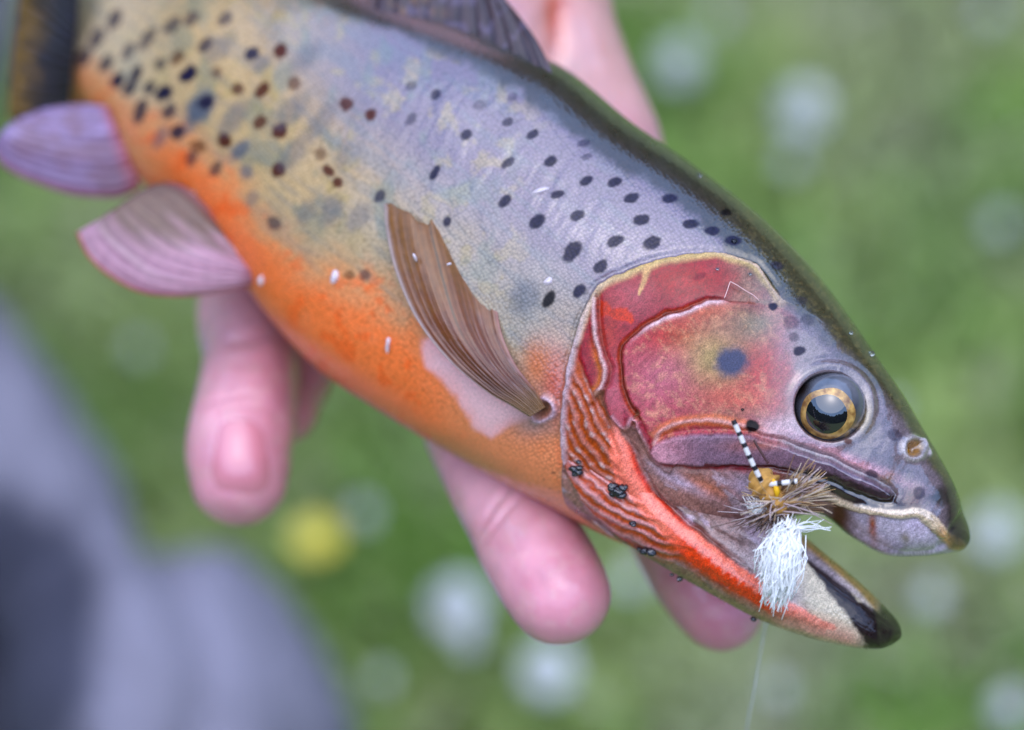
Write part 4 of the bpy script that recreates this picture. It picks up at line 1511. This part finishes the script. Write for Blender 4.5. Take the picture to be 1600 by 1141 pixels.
d1, p1, s1 = seg_dist(lu, lv, [(250, 830), (300, 940), (330, 1060), (300, 1200)])
H2 -= 6 * np.exp(-(d1 / 40) ** 2)
H2 -= 6 * np.exp(-(((lu - 250) / 60) ** 2 + ((lv - 815) / 60) ** 2))
V2 = V2 + N2 * H2[:, None] / 1000
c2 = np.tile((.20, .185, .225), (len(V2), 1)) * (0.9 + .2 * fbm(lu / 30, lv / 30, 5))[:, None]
shadem = ss(1.15, .75, np.hypot((lu - 20) / 150, (lv - 1010) / 260) + (fbm(lu / 70, lv / 70, 6) - .5) * .4)[:, None]  # shade of the deep fold at lower left, painted into the cloth colour
c2 = c2 * (1 - shadem) + np.array((.045, .045, .065)) * shadem
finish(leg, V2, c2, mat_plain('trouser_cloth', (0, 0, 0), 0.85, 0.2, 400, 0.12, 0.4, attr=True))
tag(leg, 'kneeling leg in blue-grey trousers, blurred below the tail of the trout', 'person')

# ------------------------------------------------------------------ the fly in the mouth
FD = 0.4345                                  # just in front of the cheek


def px_path(pts, n):
    q = catmull(pts, n)
    return at(q[:, 0], q[:, 1], q[:, 2])


M_hook = mat_plain('hook_wire', (0.10, 0.085, 0.07), 0.3, 0.5, 900, 0.2)
M_hook.node_tree.nodes['Principled BSDF'].inputs['Metallic'].default_value = 1.0
M_foam = mat_plain('tan_foam', tuple(A(196, 152, 96)), 0.7, 0.3, 900, 0.25, 0.5)
M_thread = mat_plain('red_thread', tuple(A(196, 24, 34)), 0.45, 0.5, 1500, 0.2)
M_hair = mat_plain('fly_fibre', (0, 0, 0), 0.5, 0.4, 900, 0.2, attr=True)
M_white = mat_plain('white_fibre', (0.95, 0.95, 0.94), 0.6, 0.4, 1500, 0.03, transl=0.08)
M_rubber = mat_plain('banded_rubber', (0, 0, 0), 0.4, 0.4, 1500, 0.08, attr=True)
fly = empty('fishing_fly', at(np.array([1218.]), np.array([790.]), np.array([FD]))[0])
tag(fly, 'small dry fly with white tuft, tan hackle and banded legs hooked in the jaw', 'fishing fly')
Vx, Fx = tube(px_path([(1188, 752, FD + .001), (1205, 775, FD + .0005), (1222, 798, FD), (1236, 826, FD + .001), (1232, 846, FD + .004), (1215, 852, FD + .007), (1200, 838, FD + .009)], 40), 0.00022, 8)
mesh_obj('hook', Vx, Fx, M_hook, fly)
# tan body: lumpy spindle
q = catmull([(1176, 738, FD + .0006), (1190, 752, FD - .0006), (1205, 772, FD - .001), (1218, 790, FD - .0004), (1228, 804, FD + .0004)], 40)
rr = np.interp(np.linspace(0, 1, 40), (0, .12, .35, .5, .75, 1), (.5, 1.9, 2.5, 1.8, 1.9, .6)) / 1000
rr *= 1 + .12 * np.sin(np.linspace(0, 40, 40))
Vx, Fx = tube(at(q[:, 0], q[:, 1], q[:, 2]), rr, 16)
mesh_obj('fly_body', Vx, Fx, M_foam, fly)
for k, (a, b) in enumerate((((1182, 760), (1194, 752)), ((1192, 757), (1210, 749)))):
    for s in range(3):
        t = np.linspace(0, 1, 14)
        uu = a[0] + (b[0] - a[0]) * t + s * 2.0
        vv = a[1] + (b[1] - a[1]) * t + s * 2.4
        Vx, Fx = tube(at(uu, vv, FD - .0022 + .0016 * np.abs(t - .5) * 2 + 0 * t), 0.00018, 6)
        mesh_obj('thread_wrap', Vx, Fx, M_thread, fly)


def banded(pts, n, r, plain=False):
    path = px_path(pts, n)
    Vx, Fx = tube(path, r, 10)
    t = np.repeat(np.linspace(0, 1, n), 10)
    L = np.linalg.norm(np.diff(path, axis=0), axis=1).sum() * 1000
    bands = (t * L / 1.95) % 1.0
    c = np.where(((bands < .36))[:, None], A(30, 26, 34), A(240, 238, 242))
    if plain:
        c = np.tile(A(70, 34, 34), (len(Vx), 1))
    return mesh_obj('rubber_leg', Vx, Fx, M_rubber, fly, True, c)


banded([(1146, 657, FD - .0045), (1158, 684, FD - .0042), (1172, 716, FD - .0036), (1186, 745, FD - .0028), (1193, 758, FD - .0022)], 90, 0.00042)
banded([(1196, 757, FD - .0024), (1212, 756, FD - .0032), (1228, 754, FD - .0036), (1246, 752, FD - .0038)], 50, 0.00042)
banded([(1178, 688, FD - .001), (1190, 708, FD - .0016), (1200, 724, FD - .0016)], 30, 0.0002, True)


def fibres(name, n, root, spread, tip_fn, r0, cols, mat, seed):
    rs = np.random.default_rng(seed)
    j = Join()
    for k in range(n):
        a = np.array((root[0] + rs.normal(0, spread), root[1] + rs.normal(0, spread), FD - .0006 + rs.normal(0, .0007)))
        b = np.array(tip_fn(rs))
        mid = (a + b) / 2 + np.array((rs.normal(0, 4), rs.normal(0, 4), rs.normal(0, .0006)))
        q = catmull([a, mid, b], 6)
        V_, F_ = tube(at(q[:, 0], q[:, 1], q[:, 2]), np.linspace(r0, r0 * .3, 6) * rs.uniform(.7, 1.3), 5)
        c = cols[rs.integers(len(cols))] if cols else None
        j.add(V_, F_, c)
    o = j.build(name, mat, fly)
    o['kind'] = 'stuff'
    return o


def hackle_tip(rs):
    a = R(rs.normal(-28, 26)) if rs.random() < .68 else R(rs.normal(165, 32))
    L = rs.uniform(30, 86) if abs(a) < 1.7 else rs.uniform(24, 74)
    return (1224 + L * math.cos(a), 786 + L * math.sin(a) * .95, FD - rs.uniform(-.001, .006))


HC = [A(206, 178, 144), A(178, 142, 104), A(120, 90, 70), A(80, 60, 54), A(226, 208, 190), A(206, 186, 190)]
fibres('hackle', 190, (1222, 784), 7, hackle_tip, 0.00016, HC, M_hair, 4)
fibres('dark_hackle', 60, (1205, 800), 8, lambda rs: (1205 + rs.normal(-28, 28), 806 + rs.normal(10, 16), FD - rs.uniform(0, .004)), 0.00015, [A(60, 44, 42), A(90, 66, 56), A(200, 184, 190)], M_hair, 5)


def tuft_tip(rs):
    return (1213 + rs.normal(0, 11), 898 + rs.normal(0, 22), FD - .0012 + rs.normal(0, .0016))


def tuft():
    rs = np.random.default_rng(8)
    j = Join()
    for k in range(1900):
        a = np.array((1230 + rs.normal(0, 8), 828 + rs.normal(0, 8), FD - .0006 + rs.normal(0, .0008)))
        b = np.array(tuft_tip(rs))
        mid = a * .45 + b * .55 + np.array((rs.normal(1, 9), rs.normal(0, 5), -.0012 + rs.normal(0, .001)))
        q = catmull([a, mid, b], 7)
        V_, F_ = tube(at(q[:, 0], q[:, 1], q[:, 2]), np.linspace(.00013, .00007, 7), 5)
        j.add(V_, F_)
    o = j.build('white_tuft', M_white, fly)
    o['kind'] = 'stuff'


tuft()
fibres('pale_tuft', 70, (1192, 800), 5, lambda rs: (1177 + rs.normal(0, 8), 788 + rs.normal(0, 7), FD - rs.uniform(0, .003)), 0.00013, None, M_white, 11)
fibres('pale_whisker', 9, (1238, 826), 3, lambda rs: (1285 + rs.normal(0, 18), 818 + rs.normal(0, 7), FD - rs.uniform(0, .004)), 0.00018, None, M_white, 12)
q = catmull([(1203, 748, FD - .0026), (1210, 754, FD - .003), (1214, 770, FD - .003), (1212, 778, FD - .002)], 14)
Vx, Fx = tube(at(q[:, 0], q[:, 1], q[:, 2]), np.interp(np.linspace(0, 1, 14), (0, .7, 1), (.0003, .0005, .0002)), 8)
mesh_obj('yellow_tag', Vx, Fx, mat_plain('yellow_yarn', tuple(A(240, 190, 40)), 0.6, 0.3, 1500, 0.15), fly)

# ------------------------------------------------------------------ fishing line
M_line, nt, b = new_mat('clear_line')
b.inputs['Base Color'].default_value = (0.8, 0.84, 0.86, 1)
b.inputs['Roughness'].default_value = 0.15
b.inputs['Transmission Weight'].default_value = 0.55
Vx, Fx = tube(px_path([(1232, 846, FD + .005), (1215, 890, .468), (1200, 960, .470), (1190, 1010, .470), (1176, 1090, .472), (1164, 1160, .475), (1120, 1500, .50)], 60), 0.00011, 8)
line = mesh_obj('fishing_line', Vx, Fx, M_line)
tag(line, 'thin clear fishing line hanging down from the open mouth of the trout', 'fishing line')

# ------------------------------------------------------------------ bits stuck to the skin
M_mud = mat_plain('black_mud', (0.012, 0.011, 0.016), 0.2, 0.6, 900, 0.3, 0.6, 0.5)


def speck(blobs, label):
    j = Join()
    for (a, b, r) in blobs:
        d = surf(a, b) - 0.0006
        c = at(np.array([a]), np.array([b]), np.array([d]))[0]
        k = 1 + 1.1 * (fbm(ICO_V[:, 0] * 2.1 + ICO_V[:, 2] * 1.3 + a, ICO_V[:, 1] * 2.1 - ICO_V[:, 2] + b, 3, 3) - .5)[:, None]
        k = k * np.array((1.25, 1.0, .8))
        j.add(ICO_V * k * r * 1e-4 + c, ICO_F)
    o = j.build('mud_speck', M_mud)
    tag(o, label, 'mud speck', 'black mud specks on the gill membrane')


speck([(958, 760, 6), (966, 768, 8), (974, 762, 6), (958, 772, 5), (972, 774, 6), (955, 765, 4)], 'largest black mud speck, beside the red throat stripe')
speck([(897, 733, 6), (903, 738, 6), (906, 731, 4), (898, 741, 4), (904, 722, 3)], 'black mud speck near the rear edge of the ribbed gill membrane')
speck([(988, 818, 4.5), (990, 821, 3)], 'tiny black mud speck low on the ribbed gill membrane')
speck([(1008, 861, 6), (1017, 863, 6), (1000, 858, 4)], 'black mud speck on the underside where membrane meets jaw')
speck([(1062, 905, 4), (1050, 898, 2.5)], 'tiny black mud speck under the orange jaw stripe')
speck([(1177, 968, 4)], 'tiny mud speck under the jaw beside the ring finger')

q1 = [(1132, 466), (1137, 452), (1141, 440)]
q2 = [(1141, 440), (1152, 446), (1166, 455), (1178, 462), (1186, 470)]
j = Join()
for q in (q1, q2):
    c = catmull([(a, b, surf(a, b) - .0008) for a, b in q], 14)
    j.add(*tube(at(c[:, 0], c[:, 1], c[:, 2]), 0.00008, 6))
fib = j.build('stray_fibre', mat_plain('pale_fibre', tuple(A(236, 196, 196)), 0.5, 0.4, 900, 0.1))
tag(fib, 'thin pale bent fibre stuck on the rosy gill cover', 'fibre')

# water beads on the head and snout
M_bead, nt, b = new_mat('water_bead')
b.inputs['Transmission Weight'].default_value = 1.0
b.inputs['Roughness'].default_value = 0.0
b.inputs['IOR'].default_value = 1.33
BEADS = [(1147, 377, 5), (1092, 274, 4), (1362, 552, 5), (1121, 420, 2.5), (1172, 428, 2.5), (700, 410, 4), (1330, 520, 3), (1160, 640, 2.5)]
for (a, b_, r) in BEADS:
    d = surf(a, b_)
    c = at(np.array([a]), np.array([b_]), np.array([d]))[0]
    mesh_obj('water_bead', ICO_V * np.array((1, .9, .7)) * r * 1e-4 + c, ICO_F, M_bead, trout)

# pale flecks of slime on the flank
M_fleck = mat_plain('slime_fleck', (0.62, 0.52, 0.55), 0.25, 0.5, 900, 0.15, coat=0.6)
for k, (a, b_, la, lb, ang) in enumerate(((606, 538, 14, 3.5, 80), (524, 432, 11, 7, 70), (648, 402, 7, 2.5, -65), (702, 413, 4, 3, 30), (300, 306, 8, 6, 20), (408, 438, 8, 5, 80), (845, 298, 13, 5, 20), (857, 440, 8, 6, 30))):
    n_, m_ = 5, 12
    P = []
    for i in range(n_):
        rr_ = i / (n_ - 1)
        for j_ in range(m_):
            th = 2 * math.pi * j_ / m_
            w_ = 1 + .5 * (noise(np.array([j_ * 1.7 + k * 9]), np.array([k * 3.1]), 5)[0] - .5)
            x_, y_ = la * rr_ * w_ * math.cos(th), lb * rr_ * w_ * math.sin(th)
            ca_, sa_ = math.cos(R(ang)), math.sin(R(ang))
            P.append((a + x_ * ca_ + y_ * sa_, b_ - x_ * sa_ + y_ * ca_, 0.0006 * (1 - rr_ ** 2) + (.0052 if 640 < a < 710 else 0)))
    P = np.array(P)
    d0 = np.median([surf(x, y) for x, y in P[:, :2]])
    mesh_obj('slime_fleck', at(P[:, 0], P[:, 1], d0 - P[:, 2] + .0001), grid_faces(n_, m_, True), M_fleck, trout)
